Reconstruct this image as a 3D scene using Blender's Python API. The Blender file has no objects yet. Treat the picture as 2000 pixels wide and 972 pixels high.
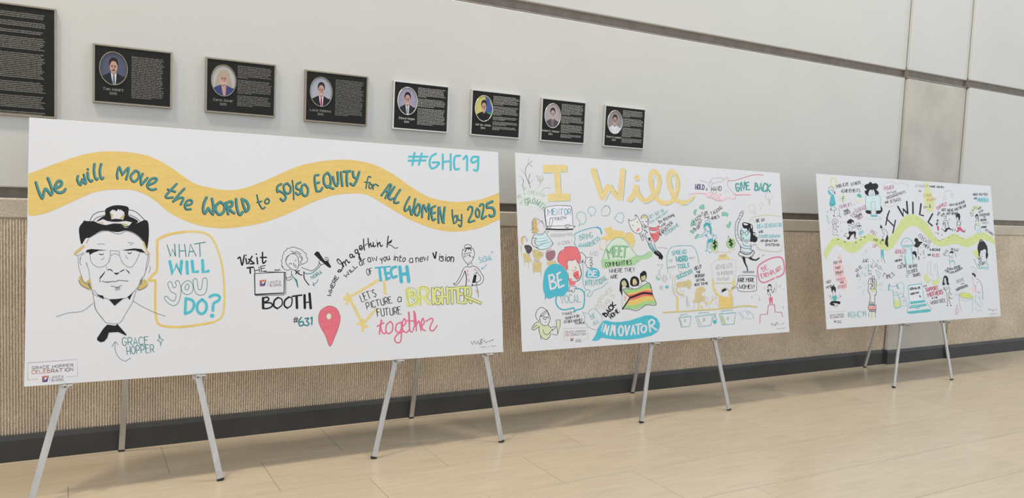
import bpy, bmesh, math, random
from mathutils import Vector, Matrix
from mathutils.geometry import tessellate_polygon

SC = bpy.context.scene
COL = SC.collection
RND = random.Random(7)

# ------------------------------------------------------------------ camera
F_PX, YAW, PITCH, ROLL, EYE = 1528.68, math.radians(-29.58), math.radians(-4.16), math.radians(2.4), 1.5
CAMROT = (Matrix.Rotation(YAW, 3, 'Z') @ Matrix.Rotation(PITCH + math.pi / 2, 3, 'X') @ Matrix.Rotation(ROLL, 3, 'Z'))
cam_data = bpy.data.cameras.new('camera')
cam = bpy.data.objects.new('camera', cam_data)
COL.objects.link(cam)
cam.matrix_world = Matrix.Translation((0, 0, EYE)) @ CAMROT.to_4x4()
cam_data.sensor_width = 36.0
cam_data.lens = F_PX * 36.0 / 2000.0
cam_data.clip_start = 0.05
cam_data.clip_end = 200
SC.camera = cam

# ------------------------------------------------------------------ light
SC.view_settings.view_transform = 'Standard'
SC.view_settings.look = 'None'
SC.view_settings.gamma = 1.0
SC.view_settings.use_curve_mapping = False
SC.view_settings.exposure = 0.05

world = bpy.data.worlds.new('world')
SC.world = world
world.use_nodes = True
world.node_tree.nodes['Background'].inputs[0].default_value = (0.88, 0.94, 1.0, 1)
world.node_tree.nodes['Background'].inputs[1].default_value = 0.71


def area(name, loc, aim, size, power, color, size_y=None):
    d = bpy.data.lights.new(name, 'AREA')
    d.energy = power
    d.color = color
    d.shape = 'RECTANGLE' if size_y else 'DISK'
    d.size = size
    if size_y:
        d.size_y = size_y
    o = bpy.data.objects.new(name, d)
    o.location = loc
    o.rotation_euler = (Vector(aim) - Vector(loc)).to_track_quat('-Z', 'Y').to_euler()
    COL.objects.link(o)
    return o


# row of ceiling downlights along the lobby, warm at the left; leftmost is added fill for the floor
for _i, (_x, _p, _c) in enumerate([(-5.0, 140, (1.0, 0.83, 0.58)), (-1.9, 215, (1.0, 0.86, 0.66)), (3.5, 100, (1.0, 0.94, 0.86)),
                                   (6.6, 86, (1.0, 0.97, 0.92)), (10.2, 66, (0.97, 0.98, 1.0))]):
    area('ceiling_light', (_x, 3.2, 7.5), (_x, 3.2, 0), 0.6, _p * 0.95, _c)
# tall daylight window further down the hall; unseen soft fill added behind the camera
area('hall_window', (15.5, -1.5, 3.0), (7.5, 4.6, 1.4), 4.5, 100, (0.84, 0.93, 1.0), 3.6)
area('front_fill', (1.5, -5.5, 3.2), (2.8, 4.6, 1.2), 7.0, 92, (0.93, 0.97, 1.0), 3.6)


# ------------------------------------------------------------------ photo -> plane helpers (used only to measure where things stand)
def ray(x, y):
    return CAMROT @ Vector(((x - 1000.0) / F_PX, -(y - 486.0) / F_PX, -1.0))


def on_plane(x, y, p0, n):
    d = ray(x, y)
    o = Vector((0, 0, EYE))
    return o + d * ((p0 - o).dot(n) / d.dot(n))


# ------------------------------------------------------------------ materials
def lin(c):
    return tuple(((v / 255.0) / 12.92 if v / 255.0 <= 0.04045 else ((v / 255.0 + 0.055) / 1.055) ** 2.4) for v in c)


MATS = {}


def mat(name, color, rough=0.6, metal=0.0, noise=0.0, nscale=20.0, bump=0.0, bscale=60.0, stretch=(1, 1, 1), spec=0.5, coord='Object', objvar=0.0, detail=6.0):
    if name in MATS:
        return MATS[name]
    m = bpy.data.materials.new(name)
    m.use_nodes = True
    nt = m.node_tree
    b = nt.nodes['Principled BSDF']
    b.inputs['Roughness'].default_value = rough
    b.inputs['Metallic'].default_value = metal
    b.inputs['Specular IOR Level'].default_value = spec
    b.inputs['Base Color'].default_value = (*color, 1)
    tc = nt.nodes.new('ShaderNodeTexCoord')
    mp = nt.nodes.new('ShaderNodeMapping')
    mp.inputs['Scale'].default_value = stretch
    nt.links.new(tc.outputs[coord], mp.inputs['Vector'])
    if noise > 0:
        n = nt.nodes.new('ShaderNodeTexNoise')
        n.inputs['Scale'].default_value = nscale
        n.inputs['Detail'].default_value = detail
        nt.links.new(mp.outputs[0], n.inputs['Vector'])
        mr = nt.nodes.new('ShaderNodeMapRange')
        mr.inputs['From Min'].default_value = 0.3
        mr.inputs['From Max'].default_value = 0.7
        mr.inputs['To Min'].default_value = 1 - noise
        mr.inputs['To Max'].default_value = 1 + noise
        nt.links.new(n.outputs['Fac'], mr.inputs['Value'])
        vm = nt.nodes.new('ShaderNodeVectorMath')
        vm.operation = 'SCALE'
        vm.inputs[0].default_value = color
        fac = mr.outputs[0]
        if objvar:
            oi = nt.nodes.new('ShaderNodeObjectInfo')
            m2 = nt.nodes.new('ShaderNodeMapRange')
            m2.inputs['To Min'].default_value = 1 - objvar
            m2.inputs['To Max'].default_value = 1 + objvar
            nt.links.new(oi.outputs['Random'], m2.inputs['Value'])
            mm = nt.nodes.new('ShaderNodeMath')
            mm.operation = 'MULTIPLY'
            nt.links.new(fac, mm.inputs[0])
            nt.links.new(m2.outputs[0], mm.inputs[1])
            fac = mm.outputs[0]
        nt.links.new(fac, vm.inputs['Scale'])
        nt.links.new(vm.outputs[0], b.inputs['Base Color'])
    if bump > 0:
        n2 = nt.nodes.new('ShaderNodeTexNoise')
        n2.inputs['Scale'].default_value = bscale
        n2.inputs['Detail'].default_value = 8
        nt.links.new(mp.outputs[0], n2.inputs['Vector'])
        bp = nt.nodes.new('ShaderNodeBump')
        bp.inputs['Strength'].default_value = bump
        bp.inputs['Distance'].default_value = 0.004
        nt.links.new(n2.outputs['Fac'], bp.inputs['Height'])
        nt.links.new(bp.outputs[0], b.inputs['Normal'])
    MATS[name] = m
    return m


def concrete(name, c1, dark=0.55, speck=0.5, bump=0.5):
    """cast concrete with pale and dark aggregate specks"""
    m = mat(name, c1, 0.85, 0, 0.10, 3.0, bump, 90.0, spec=0.25)
    nt = m.node_tree
    b = nt.nodes['Principled BSDF']
    src = b.inputs['Base Color'].links[0].from_socket
    mp = [n for n in nt.nodes if n.type == 'MAPPING'][0]
    v = nt.nodes.new('ShaderNodeTexNoise')
    v.inputs['Scale'].default_value = 130
    v.inputs['Detail'].default_value = 3
    nt.links.new(mp.outputs[0], v.inputs['Vector'])
    r = nt.nodes.new('ShaderNodeValToRGB')
    r.color_ramp.elements[0].position = 0.34
    r.color_ramp.elements[0].color = (dark, dark * 0.96, dark * 0.9, 1)
    r.color_ramp.elements[1].position = 0.46
    r.color_ramp.elements[1].color = (1, 1, 1, 1)
    e = r.color_ramp.elements.new(0.60)
    e.color = (1, 1, 1, 1)
    e = r.color_ramp.elements.new(0.70)
    e.color = (1.0 + speck, 1.0 + speck, 1.0 + speck, 1)
    nt.links.new(v.outputs['Fac'], r.inputs['Fac'])
    mx = nt.nodes.new('ShaderNodeMix')
    mx.data_type = 'RGBA'
    mx.blend_type = 'MULTIPLY'
    mx.inputs['Factor'].default_value = 1
    nt.links.new(src, mx.inputs['A'])
    nt.links.new(r.outputs['Color'], mx.inputs['B'])
    nt.links.new(mx.outputs['Result'], b.inputs['Base Color'])
    return m


M_PLASTER = mat('painted_plaster', (0.655, 0.65, 0.62), 0.75, 0, 0.02, 1.5, 0.08, 260.0, spec=0.2)
M_CONC = concrete('smooth_concrete', (0.56, 0.505, 0.415), 0.78, 0.16, 0.4)
M_COLUMN = concrete('column_concrete', (0.55, 0.525, 0.475), 0.92, 0.04, 0.15)
M_RIB = concrete('ribbed_concrete', (0.69, 0.60, 0.485), 0.70, 0.45, 0.6)
M_JOINT = mat('joint_sealant', (0.235, 0.205, 0.175), 0.8, 0, 0.12, 12, 0.4, 40)
M_BASE = mat('dark_rubber_base', (0.040, 0.041, 0.042), 0.55, 0, 0.15, 5, 0.1, 50)
M_TILE = mat('travertine_tile', (0.545, 0.455, 0.335), 0.24, 0, 0.06, 4.0, 0.03, 30.0, stretch=(0.7, 7.0, 1), spec=0.5, objvar=0.035)
M_GROUT = mat('grout', (0.20, 0.165, 0.125), 0.9, 0, 0.1, 30)
M_FOAM = mat('foam_board_white', (0.755, 0.765, 0.80), 0.5, 0, 0.012, 2.0, 0.0, spec=0.25)
M_ALU = mat('brushed_aluminium', (0.56, 0.555, 0.55), 0.42, 0.75, 0.10, 30, 0.05, 200, stretch=(1, 1, 0.05))
M_RUB = mat('black_rubber', (0.02, 0.02, 0.02), 0.7, 0, 0.1, 40)
M_BRONZE = mat('bronze_frame', (0.33, 0.29, 0.225), 0.42, 0.55, 0.08, 40)
M_SILVER = mat('silver_frame', (0.74, 0.72, 0.67), 0.3, 0.75, 0.05, 40)
M_PLQ = mat('dark_plaque_face', (0.014, 0.0145, 0.013), 0.6, 0.0, 0.15, 60, 0.05, 300, spec=0.25)
M_PTXT = mat('engraved_letters', (0.34, 0.315, 0.27), 0.5, 0.2, 0.1, 60)
M_PTXT2 = mat('engraved_letters_bright', (0.66, 0.63, 0.57), 0.5, 0.2, 0.1, 60)


def ink(rgb):
    """marker ink that prints as this colour on the lit white board"""
    key = 'ink_%02x%02x%02x' % rgb
    if key in MATS:
        return MATS[key]
    c = lin(rgb)
    g = sum(c) / 3
    c = tuple(min(0.9, 1.10 * (v + 0.09 * (g - v))) for v in c)
    return mat(key, c, 0.55, 0, 0.05, 18.0, 0, stretch=(1, 1, 4), spec=0.25)


# ------------------------------------------------------------------ mesh helpers
def link(name, me, parent=None, kind=None):
    o = bpy.data.objects.new(name, me)
    COL.objects.link(o)
    if parent:
        o.parent = parent
    if kind:
        o['kind'] = kind
    return o


def empty(name, loc, label=None, cat=None, group=None, kind=None):
    o = bpy.data.objects.new(name, None)
    o.empty_display_size = 0.1
    o.location = loc
    COL.objects.link(o)
    if label: o['label'] = label
    if cat: o['category'] = cat
    if group: o['group'] = group
    if kind: o['kind'] = kind
    return o


def bm_obj(name, bm, m, parent=None, kind=None, smooth=False):
    me = bpy.data.meshes.new(name)
    bm.normal_update()
    bm.to_mesh(me)
    bm.free()
    for x in (m if isinstance(m, (list, tuple)) else [m]):
        me.materials.append(x)
    if smooth:
        for p in me.polygons:
            p.use_smooth = True
    return link(name, me, parent, kind)


def add_box(bm, a, b, bev=0.0):
    x0, y0, z0 = a
    x1, y1, z1 = b
    r = bmesh.ops.create_cube(bm, size=1)
    for v in r['verts']:
        v.co = Vector(((x0 + x1) / 2 + v.co.x * (x1 - x0), (y0 + y1) / 2 + v.co.y * (y1 - y0), (z0 + z1) / 2 + v.co.z * (z1 - z0)))
    if bev > 0:
        es = list({e for v in r['verts'] for e in v.link_edges})
        bmesh.ops.bevel(bm, geom=es, offset=bev, segments=1, affect='EDGES')


def add_bar(bm, p, q, w, d, face=Vector((0, -1, 0)), bev=0.0, taper=1.0):
    """rectangular bar from p to q; w across, d along face"""
    p, q = Vector(p), Vector(q)
    t = (q - p).normalized()
    s = t.cross(face).normalized()
    n = s.cross(t).normalized()
    vs = []
    for c, k in ((p, 1.0), (q, taper)):
        for sx, sy in ((-1, -1), (1, -1), (1, 1), (-1, 1)):
            vs.append(bm.verts.new(c + s * (sx * w / 2 * k) + n * (sy * d / 2 * k)))
    f = [bm.faces.new([vs[i] for i in idx]) for idx in ((3, 2, 1, 0), (4, 5, 6, 7), (0, 1, 5, 4), (1, 2, 6, 5), (2, 3, 7, 6), (3, 0, 4, 7))]
    if bev:
        bmesh.ops.bevel(bm, geom=list({e for x in f for e in x.edges}), offset=bev, segments=1, affect='EDGES')
    bmesh.ops.recalc_face_normals(bm, faces=bm.faces[:])


def add_cyl(bm, p, q, r, seg=12, r2=None):
    p, q = Vector(p), Vector(q)
    m = Matrix.Translation((p + q) / 2) @ (q - p).to_track_quat('Z', 'Y').to_matrix().to_4x4()
    bmesh.ops.create_cone(bm, cap_ends=True, segments=seg, radius1=r, radius2=r if r2 is None else r2, depth=(q - p).length, matrix=m)


# ================================================================== SETTING
WY = 4.705          # face of the long wall, left bay
BAYS = [(-3.2, 6.845, WY, True), (6.845, 7.775, 4.672, False), (7.775, 14.0, 4.638, True)]
wall = empty('wall_back', (0, WY, 0), kind='structure')


def wpart(name, bm, m, kind=None, smooth=False):
    o = bm_obj(name, bm, m, wall, kind, smooth)
    o.matrix_parent_inverse = Matrix.Translation((0, -WY, 0))
    return o


for (x0, x1, y, ribbed) in BAYS:
    g = 0.0035
    # upper plaster panel above the high joint
    bm = bmesh.new(); add_box(bm, (x0 + g, y, 2.795), (x1, y + 0.16, 5.2), 0.006)
    wpart('plaster_panel', bm, M_PLASTER)
    # sealant recess of the high joint
    bm = bmesh.new(); add_box(bm, (x0 + g, y + 0.028, 2.70), (x1, y + 0.10, 2.82))
    add_box(bm, (x0 + g, y + 0.004, 2.708), (x1, y + 0.06, 2.733), 0.006)
    wpart('joint_strip', bm, M_JOINT)
    if ribbed:
        bm = bmesh.new(); add_box(bm, (x0 + g, y, 1.418), (x1, y + 0.16, 2.722), 0.006)
        wpart('plaster_panel', bm, M_PLASTER)
        bm = bmesh.new(); add_box(bm, (x0 + g, y + 0.028, 1.34), (x1, y + 0.10, 1.44))
        wpart('joint_strip', bm, M_JOINT)
        bm = bmesh.new(); add_box(bm, (x0 + g, y + 0.002, 1.260), (x1, y + 0.16, 1.364), 0.008)
        wpart('concrete_band', bm, M_CONC)
        # ribs: real relief, too fine to pick apart
        pitch = 0.0132 * 1.0
        depth = 0.0150
        n = int((x1 - x0 - g) / pitch)
        rows = 46
        zs = [0.06 + (1.258 - 0.06) * k / rows for k in range(rows + 1)]
        prof = [(0.0, depth), (0.10, depth), (0.30, 0.0015), (0.62, 0.0), (0.84, depth * 0.9)]
        verts, faces = [], []
        cols = n * len(prof) + 1
        for zi, z in enumerate(zs):
            for i in range(n):
                h = RND.uniform(-0.0035, 0.0008) if RND.random() < 0.3 else 0.0
                w = RND.uniform(-0.0007, 0.0007)
                for k, (u, dd) in enumerate(prof):
                    yy = y + 0.004 + dd - (h if k in (2, 3) else 0) + (0.0)
                    verts.append((x0 + g + (i + u) * pitch + (w if k in (1, 2, 3) else 0), yy, z))
            verts.append((x1, y + 0.004 + depth, z))
        for zi in range(rows):
            a = zi * cols
            b = a + cols
            for i in range(cols - 1):
                faces.append((a + i, a + i + 1, b + i + 1, b + i))
        me = bpy.data.meshes.new('ribbed_panel')
        me.from_pydata(verts, [], faces)
        me.materials.append(M_RIB)
        o = link('ribbed_panel', me, wall, 'stuff')
        o.matrix_parent_inverse = Matrix.Translation((0, -WY, 0))
        bm = bmesh.new(); add_box(bm, (x0 + g, y + 0.015, 0.0), (x1, y + 0.16, 1.30))
        wpart('panel_core', bm, M_RIB)
    else:
        bm = bmesh.new(); add_box(bm, (x0 + g, y, 0.0), (x1, y + 0.16, 2.715), 0.008)
        wpart('concrete_column', bm, M_COLUMN)
# dark caulk lines between the bays
for xj, y in ((6.845, 4.700), (7.775, 4.667)):
    bm = bmesh.new(); add_box(bm, (xj - 0.004, y + 0.0045, 0.0), (xj + 0.004, y + 0.12, 5.2))
    wpart('sealant_joint', bm, M_JOINT)

# skirting: three runs with a flat face and a bevelled lip
base = empty('baseboard_back', (0, WY, 0), kind='structure')
for (x0, x1, y, ribbed) in BAYS:
    prof = [(0.0, 0.001), (-0.0145, 0.001), (-0.0145, 0.112), (-0.006, 0.134), (0.0, 0.137), (0.03, 0.137), (0.03, 0.001)]
    bm = bmesh.new()
    L_ = [bm.verts.new((x0 - (0.0145 if x0 > 0 else 0), y + p, z)) for p, z in prof]
    R_ = [bm.verts.new((x1 - (0.0145 if x1 < 10 else 0) - 0.0008, y + p, z)) for p, z in prof]
    k = len(prof)
    for i in range(k):
        bm.faces.new((L_[i], L_[(i + 1) % k], R_[(i + 1) % k], R_[i]))
    bm.faces.new(L_[::-1]); bm.faces.new(R_)
    bmesh.ops.recalc_face_normals(bm, faces=bm.faces[:])
    o = bm_obj('skirting_strip', bm, M_BASE, base)
    o.matrix_parent_inverse = Matrix.Translation((0, -WY, 0))

# floor: running bond of 0.90 x 0.455 stone tiles, each a piece of its own
floor = empty('floor', (0, 0, 0), kind='structure')
bm = bmesh.new(); add_box(bm, (-4, -2.0, -0.06), (14, 4.9, -0.0016))
bm_obj('grout_bed', bm, M_GROUT, floor)
TL, TW, GAP = 0.9015, 0.4552, 0.0026


def tile_mesh(w, l):
    bm = bmesh.new()
    add_box(bm, (0, 0, -0.012), (w, l, 0.0), 0.0009)
    me = bpy.data.meshes.new('tile')
    bm.normal_update(); bm.to_mesh(me); bm.free()
    me.materials.append(M_TILE)
    return me


ME_TILE = tile_mesh(TL - GAP, TW - GAP)
ROWY = 3.765
for r in range(-9, 3):
    y0 = ROWY + r * TW
    if y0 > 4.70: continue
    off = 0.0 if r % 2 == 0 else 0.4505
    me = ME_TILE if y0 + TW < 4.72 else tile_mesh(TL - GAP, min(TW, 4.735 - y0))
    for c in range(-4, 16):
        x = -0.004 + off + c * TL * 0.9995
        if x > 13.0 or x < -3.2: continue
        if y0 < 1.2 and (x < -1 or x > 9): continue
        o = link('tile', me, floor)
        o.location = (x + GAP / 2, y0 + GAP / 2, RND.uniform(-0.0003, 0.0002))
bm = bmesh.new()
# near part of the floor, outside the photograph
add_box(bm, (-3.9, -1.9, -0.05), (13.9, ROWY - 9 * TW, -0.0004))
bm_obj('floor_slab', bm, M_TILE, floor)


# ================================================================== EASELS
def easel(name, label, fl, fr, rear, apex, ledge_z=0.52):
    """tripod display easel: two front legs, a rear leg, board holders, hinge block"""
    fl, fr, rear, apex = Vector(fl), Vector(fr), Vector(rear), Vector(apex)
    org = Vector(((fl.x + fr.x) / 2, fl.y, 0))
    root = empty(name, org, label, 'easel', 'aluminium tripod easels')

    def part(n, bm, m, par=root):
        bmesh.ops.translate(bm, verts=bm.verts[:], vec=-org)
        return bm_obj(n, bm, m, par)
    for foot, s in ((fl, -1), (fr, 1)):
        top = apex + Vector((s * 0.028, 0, 0))
        bm = bmesh.new()
        up = (top - foot).normalized()
        a = foot + up * 0.011
        add_bar(bm, a, top, 0.031, 0.012, bev=0.0015)
        # inner channel of the telescoping profile, upper section
        add_bar(bm, foot + (top - foot) * 0.42, top, 0.020, 0.019, bev=0.001)
        leg = part('leg', bm, M_ALU)
        bm = bmesh.new()
        add_bar(bm, foot + Vector((0, 0, 0.0005)), foot + up * 0.013, 0.034, 0.017, bev=0.003)
        part('rubber_foot', bm, M_RUB, leg)
        bm = bmesh.new()
        rv = foot + up * 0.048
        add_cyl(bm, rv + Vector((0, -0.0085, 0)), rv + Vector((0, -0.003, 0)), 0.0035, 10)
        part('rivet', bm, M_ALU, leg)
        # board holder: a bent shelf clip at ledge height
        t = ledge_z / top.z
        c = foot + (top - foot) * t
        bm = bmesh.new()
        yb = c.y
        add_box(bm, (c.x - 0.024, yb - 0.009, ledge_z - 0.026), (c.x + 0.024, yb + 0.010, ledge_z - 0.0006), 0.002)
        add_box(bm, (c.x - 0.014, yb - 0.052, ledge_z - 0.004), (c.x + 0.034, yb - 0.006, ledge_z - 0.0005), 0.0006)
        add_box(bm, (c.x - 0.014, yb - 0.052, ledge_z - 0.012), (c.x - 0.011, yb - 0.006, ledge_z + 0.0))
        add_box(bm, (c.x + 0.031, yb - 0.052, ledge_z - 0.018), (c.x + 0.034, yb - 0.006, ledge_z + 0.0))
        add_box(bm, (c.x - 0.006, yb - 0.054, ledge_z - 0.004), (c.x + 0.006, yb - 0.051, ledge_z + 0.014), 0.0006)
        h = part('board_holder', bm, M_ALU)
        bm = bmesh.new()
        add_cyl(bm, (c.x + 0.002, yb - 0.017, ledge_z - 0.014), (c.x + 0.002, yb - 0.010, ledge_z - 0.014), 0.0045, 8)
        part('screw', bm, M_RUB, h)
    bm = bmesh.new()
    rt = apex + Vector((0, 0.03, -0.02))
    ur = (rt - rear).normalized()
    add_bar(bm, rear + ur * 0.011, rt, 0.030, 0.013, bev=0.0015)
    leg = part('leg', bm, M_ALU)
    bm = bmesh.new()
    add_bar(bm, rear + Vector((0, 0, 0.0005)), rear + ur * 0.013, 0.033, 0.017, bev=0.003)
    part('rubber_foot', bm, M_RUB, leg)
    bm = bmesh.new()
    add_box(bm, apex + Vector((-0.055, -0.006, -0.05)), apex + Vector((0.055, 0.045, 0.012)), 0.004)
    part('hinge_block', bm, M_ALU)
    return root


LEDGE = 0.5352
easel('tripod_easel', 'aluminium easel under the lettering board, nearest the left edge of the photo', (-0.155, 4.028, 0), (0.661, 4.018, 0), (0.249, 4.665, 0), (0.300, 4.250, 1.68), LEDGE)
easel('tripod_easel.001', 'aluminium easel under the right half of the yellow ribbon board', (1.464, 4.030, 0), (2.262, 4.012, 0), (1.946, 4.668, 0), (1.93, 4.250, 1.68), LEDGE)
easel('tripod_easel.002', 'aluminium easel holding the middle board with the yellow I Will title', (3.324, 4.012, 0), (4.134, 4.022, 0), (3.767, 4.672, 0), (3.72, 4.250, 1.68), LEDGE - 0.0082)
easel('tripod_easel.003', 'aluminium easel holding the farthest board with the green path', (6.013, 4.022, 0), (6.826, 4.018, 0), (6.49, 4.650, 0), (6.50, 4.250, 1.68), LEDGE - 0.0078)


# ================================================================== STROKE FONT (single-line hand lettering)
FONT = {
    'A': '02 29 42|14 34', 'B': '02 09|~09 28 37 26 06|~06 36 44 32 02', 'C': '~48 39 19 07 04 12 32 43', 'D': '02 09|~09 29 47 44 22 02',
    'E': '49 09 02 42|06 36', 'F': '49 09 02|06 36', 'G': '~48 39 19 07 04 12 32 44 45|45 25', 'H': '02 09|42 49|05 45', 'I': '12 19',
    'J': '~39 34 22 03', 'K': '02 09|49 05 42', 'L': '09 02 42', 'M': '02 09 35 69 62', 'N': '02 09 42 49', 'O': '~29 07 04 22 44 47 29',
    'P': '02 09|~09 39 47 35 05', 'Q': '~29 07 04 22 44 47 29|34 51', 'R': '02 09|~09 39 47 35 05|25 42', 'S': '~48 29 07 26 35 44 22 03',
    'T': '09 59|29 22', 'U': '~09 03 22 43 49', 'V': '09 22 49', 'W': '09 12 36 52 69', 'X': '02 49|09 42', 'Y': '09 25 49|25 22', 'Z': '09 49 02 42',
    '0': '~29 07 04 22 44 47 29', '1': '07 29 22', '2': '~07 19 38 36 02|02 42', '3': '~08 29 37 26 16|~16 36 43 22 03', '4': '32 39 04 54',
    '5': '49 09 06|~06 26 44 32 03', '6': '~39 16 03 22 43 35 15 04', '9': '~37 29 07 15 36 38|38 34 22', '/': '01 39', '#': '12 19|32 39|04 45|06 47',
    '?': '~07 19 38 36 25 24|22 23', '!': '19 14|12 12', '.': '02 02', ',': '12 01', '&': '42 07 19 28 04 12 43', '-': '05 35', "'": '19 18', '$': '~48 29 07 26 35 44 22 03|20 2;',
    'a': '~37 17 04 12 33|37 32', 'b': '09 02|~05 27 35 33 22 02', 'c': '~36 17 04 12 33', 'd': '39 32|~37 17 04 12 33', 'e': '~05 35 37 17 04 12 33',
    'f': '~38 29 17 12|06 36', 'g': '~37 17 05 13 34|~37 32 20 01', 'h': '09 02|~05 17 36 32', 'i': '17 12|19 19', 'j': '27 21 00|29 29', 'k': '09 02|37 04 32',
    'l': '~19 14 12 22', 'm': '07 02|~05 17 26 22|~25 37 56 52', 'n': '07 02|~05 17 36 32', 'o': '~17 05 12 34 37 17', 'p': '07 00|~06 27 35 23 03',
    'q': '37 30|~37 17 04 12 33', 'r': '07 02|~05 17 37', 's': '~36 17 06 34 22 02', 't': '~19 14 12 32|07 37', 'u': '~07 03 12 34|37 32', 'v': '07 12 37',
    'w': '07 12 26 42 57', 'x': '02 37|07 32', 'y': '07 23|37 10', 'z': '07 37 02 32'}


def glyph(ch):
    out, wmax = [], 0
    for part in FONT[ch].split('|'):
        sm = part.startswith('~')
        pts = []
        for p in part.lstrip('~').split():
            x = ord(p[0]) - 48
            y = ord(p[1]) - 48 - 2
            pts.append((x, y))
            wmax = max(wmax, x)
        out.append((sm, pts))
    return out, wmax


def catmull(pts, closed=False, step=6):
    n = len(pts)
    if n < 3:
        return pts
    out = []
    rng = range(n if closed else n - 1)
    for i in rng:
        if closed:
            p0, p1, p2, p3 = pts[(i - 1) % n], pts[i], pts[(i + 1) % n], pts[(i + 2) % n]
        else:
            p1, p2 = pts[i], pts[i + 1]
            p0 = pts[i - 1] if i > 0 else (2 * p1[0] - p2[0], 2 * p1[1] - p2[1])
            p3 = pts[i + 2] if i + 2 < n else (2 * p2[0] - p1[0], 2 * p2[1] - p1[1])
        for k in range(step):
            t = k / step
            t2, t3 = t * t, t * t * t
            out.append(tuple(0.5 * ((2 * p1[j]) + (-p0[j] + p2[j]) * t + (2 * p0[j] - 5 * p1[j] + 4 * p2[j] - p3[j]) * t2 +
                                    (-p0[j] + 3 * p1[j] - 3 * p2[j] + p3[j]) * t3) for j in (0, 1)))
    if not closed:
        out.append(pts[-1])
    return out


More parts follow.
